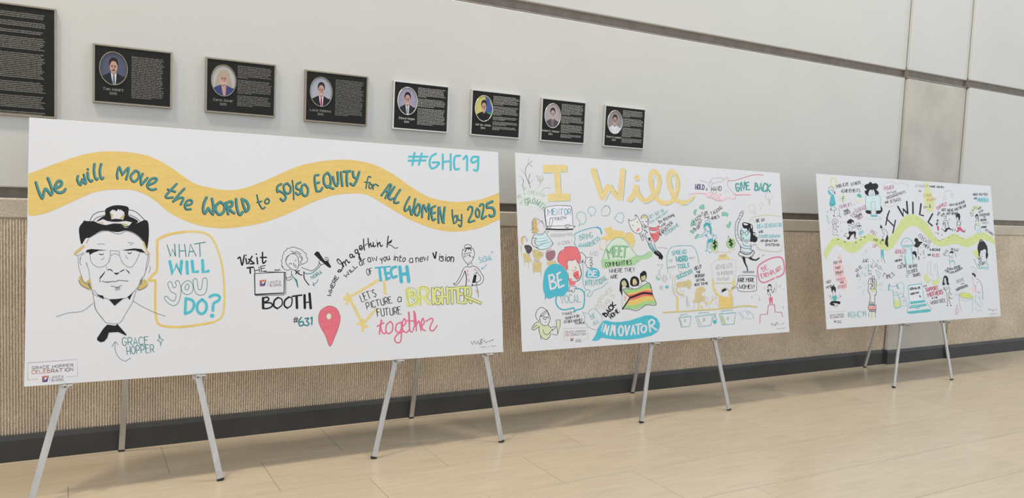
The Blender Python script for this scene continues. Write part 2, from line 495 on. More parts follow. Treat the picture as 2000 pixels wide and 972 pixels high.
class Art:
    """flat printed drawing lying on one board; coordinates are measured in the photograph and projected on the board's own plane"""

    def __init__(self, root, p0, n, org, step=5):
        self.root, self.p0, self.n, self.org = root, p0, n, org
        self.fr(0, 0, 1)
        self.cur = None
        self.step = step
        self.ws = 1.0

    def fr(self, x0, y0, s):
        self.f0 = (x0, y0, s)

    def part(self, name, label=None, z=0.0004):
        self.flush()
        self.cur = dict(name=name, label=label, verts=[], faces=[], mats=[], fm=[], z=z, k=0, zo=0.0)

    def flush(self):
        c = self.cur
        if c and c['faces']:
            me = bpy.data.meshes.new(c['name'])
            me.from_pydata(c['verts'], [], c['faces'])
            for m in c['mats']:
                me.materials.append(m)
            for p, i in zip(me.polygons, c['fm']):
                p.material_index = i
            o = link(c['name'], me, self.root)
            if c['label']: o['label'] = c['label']
        self.cur = None

    def _mi(self, m):
        c = self.cur
        if m not in c['mats']:
            c['mats'].append(m)
        return c['mats'].index(m)

    def _m(self, col):
        return ink(col) if isinstance(col, tuple) else col

    def v3(self, x, y):
        P = on_plane(x, y, self.p0, self.n) - self.org
        return tuple(P + self.n * (self.cur['z'] + self.cur['k'] * 0.000010 + self.cur['zo']))

    def pts(self, s):
        if not isinstance(s, str):
            return [(self.f0[0] + a / self.f0[2], self.f0[1] + b / self.f0[2]) for a, b in s]
        out = []
        for t in s.split():
            a, b = t.split(',')
            out.append((self.f0[0] + float(a) / self.f0[2], self.f0[1] + float(b) / self.f0[2]))
        return out

    def _ribbon(self, P, w, mi, closed=False, taper=0.0):
        c = self.cur
        if w < 2.4: w *= self.ws
        Q = [P[0]]
        for p in P[1:]:
            if math.hypot(p[0] - Q[-1][0], p[1] - Q[-1][1]) > 0.12:
                Q.append(p)
        if closed and len(Q) > 2 and math.hypot(Q[0][0] - Q[-1][0], Q[0][1] - Q[-1][1]) < 0.12:
            Q.pop()
        n = len(Q)
        r = w / 2
        c['zo'] += 1.4e-5 if w > 3 else 3e-6
        seg = 4 if w < 2 else 8
        if n == 1:
            x, y = Q[0]
            b = len(c['verts'])
            for k in range(10):
                a = k * math.pi / 5
                c['verts'].append(self.v3(x + r * math.cos(a), y + r * math.sin(a)))
            c['faces'].append(tuple(range(b, b + 10))); c['fm'].append(mi)
            return
        L, R = [], []
        for i in range(n):
            if closed:
                a, b = Q[(i - 1) % n], Q[(i + 1) % n]
            else:
                a, b = Q[max(0, i - 1)], Q[min(n - 1, i + 1)]
            dx, dy = b[0] - a[0], b[1] - a[1]
            l = math.hypot(dx, dy) or 1
            nx, ny = -dy / l, dx / l
            m = 1.0
            if 0 < i < n - 1 or closed:
                p, q = Q[(i - 1) % n], Q[(i + 1) % n]
                d1 = (Q[i][0] - p[0], Q[i][1] - p[1]); l1 = math.hypot(*d1) or 1
                cs = abs((-d1[1] / l1) * nx + (d1[0] / l1) * ny)
                m = min(1.6, 1 / max(cs, 0.3))
            rr = r * m
            if taper and not closed:
                t = i / (n - 1)
                rr *= 1 - taper * (1 - math.sin(math.pi * min(1, max(0, t))) ** 0.5)
            L.append((Q[i][0] + nx * rr, Q[i][1] + ny * rr))
            R.append((Q[i][0] - nx * rr, Q[i][1] - ny * rr))
        b = len(c['verts'])
        z_base = c['zo']
        for i in range(n):
            c['zo'] = z_base + i * (6e-7 if n < 40 else 1.6e-6)
            c['verts'].append(self.v3(*L[i])); c['verts'].append(self.v3(*R[i]))
        c['zo'] = z_base + n * 1e-7
        for i in range(n if closed else n - 1):
            j = (i + 1) % n
            c['faces'].append((b + 2 * i, b + 2 * i + 1, b + 2 * j + 1, b + 2 * j)); c['fm'].append(mi)
        if not closed and w >= 1.4 and not taper:
            for i, j in ((0, 1), (n - 1, n - 2)):
                a0 = math.atan2(Q[i][1] - Q[j][1], Q[i][0] - Q[j][0])
                bb = len(c['verts'])
                for k in range(seg + 1):
                    a = a0 - math.pi / 2 + math.pi * k / seg
                    c['verts'].append(self.v3(Q[i][0] + r * math.cos(a), Q[i][1] + r * math.sin(a)))
                c['faces'].append(tuple(range(bb, bb + seg + 1))); c['fm'].append(mi)

    def s(self, col, w, s, smooth=True, closed=False, taper=0.0, dash=None, off=(0, 0), raw=False):
        """stroke; several separated by |"""
        mi = self._mi(self._m(col))
        for one in (s.split('|') if isinstance(s, str) else [s]):
            P = one if raw else self.pts(one)
            P = [(x + off[0], y + off[1]) for x, y in P]
            if smooth and len(P) > 2:
                P = catmull(P, closed, self.step)
            if dash:
                acc, on, cur = 0.0, True, [P[0]]
                for a, b in zip(P, P[1:] + ([P[0]] if closed else [])):
                    l = math.hypot(b[0] - a[0], b[1] - a[1])
                    t = 0.0
                    while l - t > 0:
                        need = (dash[0] if on else dash[1]) - acc
                        if l - t < need:
                            acc += l - t
                            t = l
                            if on: cur.append(b)
                        else:
                            t += need
                            acc = 0
                            p = (a[0] + (b[0] - a[0]) * t / l, a[1] + (b[1] - a[1]) * t / l)
                            if on:
                                cur.append(p)
                                if len(cur) > 1: self._ribbon(cur, w, mi)
                            on = not on
                            cur = [p]
                if on and len(cur) > 1: self._ribbon(cur, w, mi)
            else:
                self._ribbon(P, w, mi, closed, taper)
        self.cur['k'] += 1

    def f(self, col, s, smooth=True, raw=False):
        """filled shape(s)"""
        mi = self._mi(self._m(col))
        c = self.cur
        for one in (s.split('|') if isinstance(s, str) else [s]):
            P = one if raw else self.pts(one)
            if smooth:
                P = catmull(P, True, 4)
            tri = tessellate_polygon([[Vector((x, y, 0)) for x, y in P]])
            b = len(c['verts'])
            c['zo'] += 8e-6
            for x, y in P:
                c['verts'].append(self.v3(x, y))
            for t in tri:
                c['faces'].append(tuple(b + i for i in t)); c['fm'].append(mi)
        c['k'] += 1

    def oval(self, col, cx, cy, rx, ry, w=0, rot=0.0):
        P = []
        for k in range(18):
            a = k * math.pi / 9
            x, y = rx * math.cos(a), ry * math.sin(a)
            P.append((cx + x * math.cos(rot) - y * math.sin(rot), cy + x * math.sin(rot) + y * math.cos(rot)))
        if w:
            self.s(col, w, P, smooth=False, closed=True)
        else:
            self.f(col, P, smooth=False)

    def t(self, col, txt, path, h, w, under=None, jit=0.04, slant=0.0, dash=None):
        """lettering along a baseline path (crop units); h = capital height (crop units), w = pen width (photo px)"""
        P = self.pts(path)
        if len(P) > 2:
            P = catmull(P, False, 6)
        S = [0.0]
        for a, b in zip(P, P[1:]):
            S.append(S[-1] + math.hypot(b[0] - a[0], b[1] - a[1]))
        hp = h / self.f0[2]
        tot = 0
        gl = []
        for ch in txt:
            if ch == ' ':
                gl.append((None, tot)); tot += 3.0
                continue
            g, wd = glyph(ch)
            if ch in "IliT.!',1": pass
            gl.append((g, tot)); tot += wd + 1.5
        tot -= 1.5
        ux = S[-1] / max(tot, 1)          # px per grid unit along the path
        uy = hp / 7.0
        r = random.Random(len(txt) * 31 + int(P[0][0]))

        def at(d):
            d = min(max(d, 0), S[-1] - 1e-6)
            for i in range(len(S) - 1):
                if S[i + 1] > d:
                    break
            t = (d - S[i]) / max(1e-9, S[i + 1] - S[i])
            a, b = P[i], P[i + 1]
            l = math.hypot(b[0] - a[0], b[1] - a[1]) or 1
            return (a[0] + (b[0] - a[0]) * t, a[1] + (b[1] - a[1]) * t), ((b[0] - a[0]) / l, (b[1] - a[1]) / l)
        passes = [(col, w, (0, 0))]
        if under:
            passes.insert(0, under)
        for (cc, ww, of) in passes:
            r.seed(int(P[0][0] * 7 + P[0][1]))
            mi = self._mi(self._m(cc))
            for g, o in gl:
                if g is None: continue
                wd = max(p[0] for _, pts in g for p in pts)
                c0, tx = at((o + wd / 2) * ux)
                nx, ny = tx[1], -tx[0]      # up
                jy = r.uniform(-jit, jit) * hp
                js = 1 + r.uniform(-jit, jit) * 1.5
                for sm, pts in g:
                    Q = []
                    for x, y in pts:
                        dx = (x - wd / 2) * ux + slant * y * uy
                        dy = y * uy * js + jy
                        Q.append((c0[0] + tx[0] * dx + nx * dy + of[0], c0[1] + tx[1] * dx + ny * dy + of[1]))
                    if len(Q) == 2 and Q[0] == Q[1]:
                        Q = Q[:1]
                    if sm and len(Q) > 2:
                        Q = catmull(Q, False, 4)
                    if dash and len(Q) > 1:
                        self.s(cc, ww, Q, smooth=False, raw=True, dash=dash)
                        self.cur['k'] -= 1
                    else:
                        self._ribbon(Q, ww, mi)
            self.cur['k'] += 1


TILT = math.radians(8.0)
BN = Vector((0, -math.cos(TILT), math.sin(TILT)))      # outward normal of the leaning boards
UPV = Vector((0, math.sin(TILT), math.cos(TILT)))


def board(name, label, corners, y_b=4.100, thick=0.006):
    p0 = Vector((0, y_b, 0.75))
    c = [on_plane(x, y, p0, BN) for x, y in corners]     # tl tr br bl
    # true rectangle fitted to the measured corners
    x0 = (c[0].x + c[3].x) / 2; x1 = (c[1].x + c[2].x) / 2
    org = (c[2] + c[3]) / 2
    root = empty(name, org, label, 'display board', 'hand-drawn foam boards on easels')
    bm = bmesh.new()
    fr = [bm.verts.new(p - org) for p in c]
    bk = [bm.verts.new(p - org - BN * thick) for p in c]
    bm.faces.new(fr[::-1]); bm.faces.new(bk)
    for i in range(4):
        j = (i + 1) % 4
        bm.faces.new((fr[i], fr[j], bk[j], bk[i]))
    bmesh.ops.recalc_face_normals(bm, faces=bm.faces[:])
    bmesh.ops.bevel(bm, geom=bm.edges[:], offset=0.0009, segments=1, affect='EDGES')
    bm_obj('foam_panel', bm, M_FOAM, root)
    return Art(root, p0, BN, org)


K = (28, 28, 30)
GR = (120, 118, 122)
LG = (168, 168, 172)
TEAL = (48, 132, 138)
DTEAL = (30, 62, 68)
CY = (66, 186, 205)
PINK = (226, 108, 130)
GOLD = (222, 190, 100)
WH = (217, 215, 222)
# ================================================================== BOARD 1
a = board('display_board', 'large white board with a wavy yellow ribbon slogan and a line portrait in a cap',
          [(57, 229), (973, 297), (983, 687), (47, 755)])
a.ws = 0.9
a.part('yellow_ribbon', 'wavy yellow marker ribbon')
top = [(55.5, 339.6), (96, 324), (142, 307.8), (181, 298), (217, 295.4), (258, 298), (297, 307), (334, 327), (376, 356), (402, 364.6), (444, 371), (478, 367), (521, 351), (580, 325.5),
       (620, 316), (657, 312), (690, 312.6), (731, 321.5), (768, 340), (805, 366), (842, 386), (888, 394), (935, 390), (975, 376)]
bot = [(55, 420), (68, 420.7), (96, 414), (142, 393.4), (189, 374), (235, 369.8), (266, 372.6), (298, 388), (334, 417), (376, 436), (419, 444.8), (461, 444), (512, 435), (563, 417), (606, 397),
       (648, 382), (694, 377.4), (722, 382.6), (768, 410), (805, 430.7), (851, 447.4), (888, 452), (935, 445.6), (976.4, 428)]
a.f((224, 192, 106), catmull(top, False, 4) + catmull(bot, False, 4)[::-1], smooth=False, raw=True)

SLOG = [
    ((50, 280, 6.48), 5.2, '135,490 170,600 215,690 240,600 265,575 325,650|325,645 345,610 320,520 287,437|395,560 450,530 460,485 425,470 385,520 378,580 420,618 480,608 508,575'),
    ((50, 280, 6.48), 4.6, '668,410 660,460 697,520 722,450|722,450 752,500 768,485 742,392|790,365 800,440 828,476 848,465|792,322 793,323|878,258 870,340 882,420 903,452 916,440|962,258 945,340 952,415 970,444 988,430'),
    ((50, 280, 6.48), 4.4, '1168,440 1163,380 1190,300 1227,385 1237,380 1300,308 1308,340 1278,450|1390,343 1340,400 1343,450 1378,480 1428,440 1440,372 1400,340|1487,382 1464,440 1467,510 1483,505 1548,432|1572,518 1635,490 1665,455 1640,434 1592,450 1549,512 1555,558 1600,582 1652,572'),
    ((300, 300, 5.882), 4.2, '268,345 215,400 145,480 162,502 222,498|168,407 250,433|358,398 300,460 230,545|240,535 290,508 332,500 345,520 317,578|372,590 428,578 447,550 428,528 392,538 363,590 378,632 428,632'),
    ((300, 300, 5.882), 5.0, '612,500 582,570 573,640 592,682 633,622|633,625 683,690 690,600 675,515|765,553 723,592 718,650 760,696 812,658 817,592 775,552|836,560 850,620 860,688|838,562 888,545 910,562 898,598 862,613 903,662 930,678|952,518 958,600 978,680 1000,697 1026,668|1018,520 1036,590 1062,658|1018,518 1068,542 1096,600 1088,640 1062,660'),
    ((300, 300, 5.882), 2.6, '1192,472 1210,550 1240,615 1260,628 1283,612|1195,555 1245,542|1308,512 1283,540 1292,568 1323,562 1332,530 1310,510'),
    ((300, 300, 5.882), 4.0, '1470,345 1434,365 1422,400 1426,436|1426,420 1480,440 1518,480 1520,512 1490,538 1464,515|1532,338 1503,360 1503,410 1532,452 1572,438 1577,380 1540,336|1690,325 1652,345 1642,380 1652,400 1688,415 1692,448 1660,466 1638,445|1738,348 1708,370 1708,440 1738,482 1772,460 1777,400 1745,350|1898,240 1858,252 1857,330 1876,428|1858,340 1905,325|1876,428 1920,423 1943,390'),
    ((300, 300, 5.882), 2.4, '1598,305 1610,400 1615,520'),
    ((620, 290, 5.4), 4.4, '105,253 73,290 73,360 108,405 142,370 137,290 110,252|112,392 150,413 172,418|168,297 182,360 205,390 222,350 216,248|252,247 257,310 266,388|282,240 348,234|317,242 312,310 318,388|378,240 384,290 406,308|445,245 422,320 387,382 352,366'),
    ((620, 290, 5.4), 1.9, '565,300 545,290 530,330 515,415|505,350 560,355|560,360 545,395 560,418 580,395 562,362|590,375 590,425|592,395 615,372 645,390'),
    ((620, 290, 5.4), 4.0, '680,488 730,422 765,375 780,390 755,450 722,517|712,442 757,457|815,402 768,480 755,518 776,533 800,522|876,432 832,500 813,558 832,570 858,563'),
    ((620, 290, 5.4), 3.8, '975,508 933,590 924,650 960,636 976,606|976,606 992,688 1003,676 1022,600 1036,528|1065,583 1034,640 1034,688 1060,698 1084,650 1082,590 1066,582|1107,718 1112,640 1122,594 1150,652 1157,650 1180,585 1186,650 1177,738|1245,603 1213,622 1208,680 1218,748 1245,740|1210,680 1243,672|1282,778 1280,690 1288,615 1328,782 1337,700 1346,617'),
    ((620, 290, 5.4), 2.6, '1425,645 1430,720 1442,780|1434,740 1460,702 1478,730 1468,768 1440,785|1482,702 1492,748 1515,752|1525,692 1526,770 1515,818 1492,802'),
    ((620, 290, 5.4), 3.4, '1590,640 1610,608 1638,622 1633,680 1598,768 1660,755|1687,628 1673,670 1682,712 1708,712 1713,660 1690,628|1717,602 1735,580 1758,597 1752,660 1737,736 1784,710'),
    ((620, 290, 5.4), 4.6, '1848,554 1794,582 1792,620|1794,618 1848,622 1872,660 1866,698 1832,712 1818,700'),
]
for fr_, w_, s_ in SLOG:
    a.part('slogan_word', None, z=0.0006)
    a.fr(*fr_)
    w_ *= 0.93
    a.s(DTEAL, w_ + 0.9, s_, off=(-0.7, 0.7))
    a.s((70, 142, 146), w_ - 0.5, s_)

a.part('hashtag_lettering', 'cyan marker hashtag')
a.fr(620, 290, 5.4)
a.s((72, 188, 205), 4.0, '1025,45 1000,175|1100,50 1070,170|965,85 1160,85|960,128 1140,125|1250,55 1200,85 1182,150 1202,208 1248,195 1283,150 1215,146|1322,60 1322,215|1405,60 1405,225|1325,140 1405,132|1505,75 1453,84 1440,150 1452,216 1493,213|1540,110 1575,82 1578,228|1690,88 1640,88 1622,128 1642,148 1692,120 1698,88|1697,100 1694,190 1683,232 1650,224')

a.part('portrait_drawing', 'ink line portrait with cap and glasses')
a.fr(50, 380, 4.86)
a.f(K, '755,150 775,125 840,102 910,102 975,120 975,180 985,205 1040,230 1065,262 960,310 890,285 830,285 740,290 670,262 720,215 755,195')
a.f(K, '555,245 580,250 660,255 750,290 830,283 890,285 950,315 1000,295 1070,265 1135,240 1165,270 1170,380 1160,480 1145,530 1115,440 1050,375 960,340 870,355 760,340 700,350 610,405 570,415 530,470 510,380 510,310 545,260')
a.f(WH, '800,165 822,143 850,148 862,160 880,135 895,150 900,140 935,165 940,195 925,240 905,232 850,228 815,235 808,195', smooth=False)
a.f(WH, '665,262 735,232 775,250 830,258 880,258 950,250 1010,262 985,292 945,303 905,275 840,272 760,288 720,280', smooth=False)
a.f((188, 178, 110), '808,170 830,190 820,235 806,195|918,175 940,195 920,240 895,218 925,195|690,262 740,262 735,280|905,272 950,275 980,290 945,300', smooth=False)
a.f(K, '828,230 895,232 900,245 832,245', smooth=False)
a.s(K, 1.2, '610,245 640,195 690,165 755,155|975,140 1050,165 1130,240')
a.s(GR, 1.6, '640,250 680,215 750,195|985,190 1050,220 1085,250')
a.s(GR, 1.2, '600,412 700,357 780,343 860,370 900,370 960,345 1050,382 1115,440|575,460 600,420')
a.s((204, 180, 110), 5.0, '470,560 500,530 550,490|485,545 530,510')
a.s((204, 180, 110), 3.0, '1120,450 1150,530 1175,560')
a.s(GR, 0.9, '465,570 500,575 555,545|500,580 503,680 530,770|525,600 515,640 530,670|560,560 525,580 515,640|575,645 600,720 615,820 640,930 690,970|1165,560 1150,650 1130,760 1100,800|1130,560 1170,580 1165,650 1120,780|1180,675 1182,710 1165,745|1060,880 1020,930 990,965|575,640 590,680')
a.f((200, 178, 104), '520,765 503,815 530,860 590,895 630,900 610,800 560,840 540,800|1060,900 1075,850 1110,800 1150,820 1160,860 1110,895')
a.s(GR, 1.6, '530,770 540,810 565,835 600,860 625,895|1110,785 1090,830 1062,900 1110,895 1155,865|505,815 530,860 600,898|1105,790 1100,850')
a.s(GR, 3.0, '600,840 615,885|1095,810 1085,850')
a.f(K, '580,525 620,515 780,527 700,530 640,550 610,572 600,545 570,550', smooth=False)
a.f(K, '915,526 1030,509 1100,516 1140,552 1085,545 1040,528 960,530', smooth=False)
a.s(GR, 0.9, '610,575 625,640 680,685 740,680 790,635 806,570 800,530|885,530 900,600 940,665 1000,688 1050,630 1085,550|806,580 840,560 870,565 885,580|800,530 880,535')
a.s(K, 1.6, '700,560 715,568 740,563|970,550 988,558 1005,550')
a.s(GR, 0.9, '745,590 735,610 715,612|950,575 960,600 975,605|680,470 715,466 752,470|970,450 1030,462|985,470 1010,475|765,680 770,705|800,600 790,640 795,630')
a.s(K, 1.7, '780,715 800,708 825,725|898,730 935,712|842,742 862,754 885,740')
a.f(K, '757,722 700,790 715,790 745,750|945,703 992,757 980,728|840,742 885,740 862,758', smooth=False)
a.s(K, 1.1, '725,818 770,830 830,822 855,826 880,812 920,815 975,820|755,828 815,826|705,785 705,830')
a.s(GR, 1.2, '808,865 870,876 912,858|848,882 898,878|848,904 900,896|855,892 890,886')
a.fr(50, 540, 4.86)
a.s(GR, 1.0, '630,120 650,230 665,310 740,410 780,440 890,440 950,350 1010,250 1050,130|645,125 700,180 790,215|290,380 400,345 540,325 640,250|1020,230 1120,290 1240,345 1330,375|1040,130 960,200 900,208|652,235 670,315 745,415')
a.f(K, '675,170 735,180 745,214 705,195|790,215 860,212 932,204 845,276|968,190 1015,160 985,222', smooth=False)
a.f(K, '775,455 855,465 870,447 885,465 955,545 957,560 880,525 790,530 775,580 745,615 710,622 678,600 680,580 740,490', smooth=False)

a.part('caption_lettering', 'teal handwritten caption with arrow')
a.s(TEAL, 1.1, '850,620 850,690 880,760 940,800 1000,770|820,665 850,618 878,645')
a.t(TEAL, 'GRACE', '920,652 1168,642', 72, 1.5)
a.t(TEAL, 'HOPPER', '965,742 1220,716', 76, 1.5)
a.s(TEAL, 1.2, '1265,545 1268,590 1250,600 1278,618 1282,660 1290,615 1308,600 1280,588 1265,545', smooth=False)

a.part('speech_bubble', 'gold outlined speech bubble with question')
a.fr(280, 430, 4.4167)
a.s((224, 192, 98), 4.8, '105,518 48,515 88,465 116,430 120,330 120,200 135,160 230,120 360,98')
a.s((224, 198, 112), 3.8, '360,98 450,98 540,115 600,165 650,280 685,430 698,600 695,760 670,840 600,880')
a.s((224, 192, 98), 4.4, '600,880 450,905 300,920 170,910 118,870 102,740 105,518')
a.s(TEAL, 1.8, '205,212 235,310 250,250 277,310 270,205|308,208 312,318|355,205 368,312|312,265 365,262|390,310 405,205 455,308|395,270 435,268|440,205 535,188|485,205 490,312', smooth=False)
a.s(CY, 5.8, '228,355 252,460 285,382 318,460 330,352|375,357 380,457|420,352 430,446 468,441|510,345 515,448 560,437', smooth=False)
a.s(TEAL, 1.1, '210,545 240,530 260,580 285,565 275,532 305,525 325,600 310,690 270,735 215,715 180,670 200,655 240,690 270,690 280,640 235,610|375,520 330,560 335,615 375,640 420,620 428,570 410,530|375,550 358,580 365,598 385,595 395,570 388,552|430,515 460,510 475,590 500,590 515,505 548,508 545,600 520,640 470,640 440,600', closed=True)
a.s(CY, 5.2, '366,674 360,803|366,674 420,688 438,730 413,782 360,805|502,684 467,722 467,780 500,806 538,780 543,720 510,684|572,660 612,642 655,655 650,690 606,718 600,778')
a.oval(CY, 593, 822, 20, 18)


def sponsor(fr, frame, l1, l2, h1, h2, vx, vy, vs, sl, l3, l4, h3, wk=1.0, faint=False):
    """framed sponsor mark with coloured v-shaped emblem"""
    a.part('sponsor_mark', 'small printed sponsor mark with v-shaped emblem')
    a.fr(*fr)
    c0 = LG if faint else (150, 146, 160)
    if frame: a.s(c0, 0.6, frame, smooth=False)
    if l1:
        a.t((120, 112, 122) if faint else (72, 62, 74), 'GRACE HOPPER', l1, h1, 0.85 * wk, jit=0)
        P = [tuple(map(float, p.split(','))) for p in l2.split()]
        m = ((P[0][0] * 0.53 + P[1][0] * 0.47), (P[0][1] * 0.53 + P[1][1] * 0.47))
        a.t((165, 108, 112) if faint else (176, 104, 100), 'CELEB', '%f,%f %f,%f' % (P[0][0], P[0][1], m[0] - (P[1][0] - P[0][0]) * 0.03, m[1]), h2, 1.1 * wk, jit=0)
        a.t((130, 110, 122) if faint else (104, 56, 78), 'RATION', '%f,%f %f,%f' % (m[0], m[1], P[1][0], P[1][1]), h2, 1.1 * wk, jit=0)
    q = lambda x, y: '%f,%f' % (vx + x * vs, vy + y * vs * 0.97 - x * vs * 0.07)
    a.f((206, 120, 88), ' '.join([q(0, 0), q(1, 0), q(.84, .26), q(.24, .3)]), smooth=False)
    a.f((140, 84, 120), ' '.join([q(0, 0), q(.24, .3), q(.5, .8), q(0, .95)]), smooth=False)
    a.f((58, 72, 130), ' '.join([q(0, .95), q(.45, .7), q(.84, .26), q(1, 0), q(.75, .95)]), smooth=False)
    if sl: a.s((170, 160, 165), 0.8, sl, smooth=False)
    a.t((140, 130, 136), 'ANITA', l3, h3, 0.9 * wk, jit=0)
    a.t((140, 130, 136), 'B.ORG', l4, h3, 0.9 * wk, jit=0)


sponsor((20, 680, 8.1), '440,487 280,498 275,230 1062,172 1065,437 880,452', '348,330 998,284', '346,404 998,356', 42, 54, 506, 436, 106, '640,455 620,520', '665,470 840,460', '660,520 840,508', 34)
a.part('visit_lettering', None)
a.fr(450, 470, 4.6286)
a.s(K, 2.8, '68,160 88,150 102,214 112,205 125,132|140,160 148,208|140,130 141,131|195,140 180,170 162,205|165,165 205,195 212,205 180,208|240,152 246,208|234,120 235,121|290,105 294,200 322,182|272,150 325,150')
a.part('sign_box_drawing', None)
a.s(K, 3.0, '152,245 205,238|178,245 180,292')
a.t(K, 'HE', '222,290 325,272', 48, 1.6)
a.s(K, 2.2, '218,298 222,485 485,472 488,288', smooth=False)
a.s(K, 1.3, '218,296 400,286 488,285|305,280 500,285 500,485|225,495 490,487|400,272 405,258 412,272 422,258 430,272 440,258 452,268', smooth=False)
a.part('woman_with_marker_drawing', None, z=0.00055)
a.s(K, 0.9, '480,250 462,225 468,205 460,180 472,160 468,140 480,120 485,100 505,85 515,68 540,65 560,55 590,62 615,70 640,78 660,98 685,118 685,140 698,165 690,190 665,205 640,215 620,222|500,190 505,150 530,130 560,112 590,125 610,150|470,225 480,250 500,262 520,266 545,256|545,90 580,105 600,95 640,120|560,120 600,112 650,150 640,180|620,140 650,165 630,195 650,205|500,185 515,150 528,135')
a.s(K, 1.0, '500,185 508,210 545,250 585,265 612,240 618,200 612,150|528,212 545,204 557,210|583,182 597,172|572,198 575,225 592,216|578,240 602,232|640,240 700,262 740,270 780,240 808,195|500,300 505,330 530,332 550,318 552,268|500,332 515,355 545,350 560,330')
a.s(TEAL, 1.6, '660,282 690,297 740,290 790,250 818,216')
a.f(TEAL, '553,295 575,330 603,352 615,420 605,420 590,365 560,320', smooth=False)
a.s(K, 2.0, '585,268 620,300 648,310|590,300 605,275 625,270|595,285 620,292|665,280 668,340 710,400')
a.s(K, 1.0, '800,190 812,175 840,180 850,200 830,215 805,205 800,190|850,150 880,155 888,185|845,165 870,170 885,190')
a.f(K, '755,120 780,95 800,102 850,180 880,182 910,232 905,245 880,235 840,200 800,165', smooth=False)
a.t(TEAL, 'NORA', '738,348 830,292', 30, 1.2)
a.s(TEAL, 1.2, '790,345 785,370 750,397|750,375 748,400 765,405')
a.part('booth_lettering', None)
a.s(K, 4.9, '295,517 296,608|598,502 602,606|670,492 673,606|715,478 726,608')
a.s(K, 3.0, '290,518 335,510 345,535 300,560|300,560 365,562 378,590 340,610 298,612|560,502 645,490')
a.s(K, 3.4, '432,512 398,540 394,590 425,612|528,508 492,540 488,585 515,608')
a.s(K, 2.4, '432,512 465,530 465,580 425,612|528,508 556,520 550,582 515,608|672,560 722,550')
a.part('number_lettering', None)
a.s(K, 1.6, '585,690 580,740|602,690 598,738|570,708 612,705|570,728 608,724', smooth=False)
a.s(TEAL, 2.7, '642,692 618,728 628,768 658,758 655,730 622,736|675,702 706,700 690,726 710,745 698,765 670,760|727,702 738,694 735,755')
sponsor((450, 470, 4.6286), None, None, None, 0, 0, 266, 355, 60, '345,365 333,415', '360,385 456,379', '358,414 458,407', 21)
a.part('map_pin', 'pink map pin with pale hole')
a.f((224, 106, 124), [(642, 597), (634, 600), (625, 608), (622, 621), (625, 636), (636, 656), (644.5, 676), (655, 655), (662, 636), (664.6, 620), (660, 606), (652, 599)], raw=True)
a.fr(0, 0, 1)
a.s((150, 80, 92), 0.8, '642,597 634,600 625,608 622,621 625,636 636,656 644.5,676 655,655 662,636 664.6,620 660,606 652,599', closed=True)
a.oval((222, 218, 198), 642.3, 617.5, 5, 6.4)
a.oval((140, 90, 96), 642.3, 617.5, 5, 6.4, w=0.7)

a.part('script_lettering', None)
a.fr(630, 450, 6.479)
a.t(K, 'WHERE', '105,832 140,720 205,590', 44, 1.6)
a.s(K, 2.2, '185,385 188,362 205,365 235,400 255,450 245,490 225,520 195,520 210,495 235,505')
a.s(K, 1.5, '185,385 200,410 222,425 238,418')
a.s(K, 2.2, '238,400 270,458|255,430 262,398 275,400 300,442|285,415 292,378 305,372 330,408 345,395|375,305 350,300 345,325 360,345 380,328 376,300 392,338 407,322|440,240 415,245 412,272 430,290 448,268 444,240 455,300 484,360 478,372 464,355 462,320 470,290|466,235 496,214 490,190 470,195 468,225 488,245 512,220|518,106 520,180 532,248|575,98 580,160 590,215|588,195 605,160 618,205 640,180|640,148 648,205 672,190|690,148 698,206|700,180 722,150 735,200 760,185')
a.s(K, 1.6, '512,205 565,165|682,120 684,122')
a.s(K, 2.2, '832,70 822,140 815,212')
a.s(K, 1.4, '882,115 820,168 868,188 915,222 957,215')
a.f(K, '882,112 872,150 835,168 828,162', smooth=False)
a.fr(650, 450, 5.714)
a.part('vision_lettering', None)
a.t(K, 'WILL', '150,525 275,402', 38, 1.6)
a.part('draw_you_lettering', None)
a.t(K, 'draw', '305,392 400,352 497,335', 66, 1.6)
a.t(K, 'you', '535,352 638,326', 60, 1.6)
a.t(K, 'into', '672,330 803,352', 62, 1.6)
a.t(K, 'a', '855,360 893,358', 70, 1.6)
a.t(K, 'new', '930,352 1068,333', 66, 1.6)
a.s(K, 2.6, '1118,252 1140,308 1155,238')
a.t(K, 'ision', '1178,333 1345,350', 72, 1.9)
a.part('of_lettering', None)
a.t(K, 'OF', '385,500 448,488', 72, 1.3)
a.part('tech_lettering', 'cyan marker word')
a.s((66, 180, 205), 3.2, '475,415 640,402')
a.s((66, 180, 205), 5.2, '520,418 535,556|578,418 602,545|585,480 620,474|600,545 632,530', smooth=False)
a.s((66, 180, 205), 5.2, '706,404 662,420 648,470 670,522 712,510')
a.s((66, 180, 205), 6.6, '748,408 765,570|826,404 848,566|758,490 838,480', smooth=False)
a.part('yellow_frame_strokes', 'yellow marker corner frame', z=0.00035)
YF = (226, 202, 124)
a.s(YF, 5.0, '135,765 200,735 515,550|150,815 185,760 160,705|570,562 586,700')
a.fr(650, 560, 5.714)
a.s(YF, 5.0, '190,130 335,420|345,405 480,250|280,408 382,442|335,370 335,490|130,120 200,140')
a.part('future_lettering', 'black handwritten invitation')
a.fr(650, 450, 5.714)
a.t(K, "LET'S", '325,797 490,733', 84, 1.5)
a.t(K, 'PICTURE', '385,878 665,802', 74, 1.5)
a.t(K, 'a', '725,797 765,795', 74, 1.5)
a.t(K, 'FUTURE', '500,962 765,926', 84, 1.5)
a.part('brighter_lettering', 'light green outlined word')
LGN = (214, 218, 134)
a.t(LGN, 'BR', '840,828 1070,812', 180, 7.0, jit=0.02)
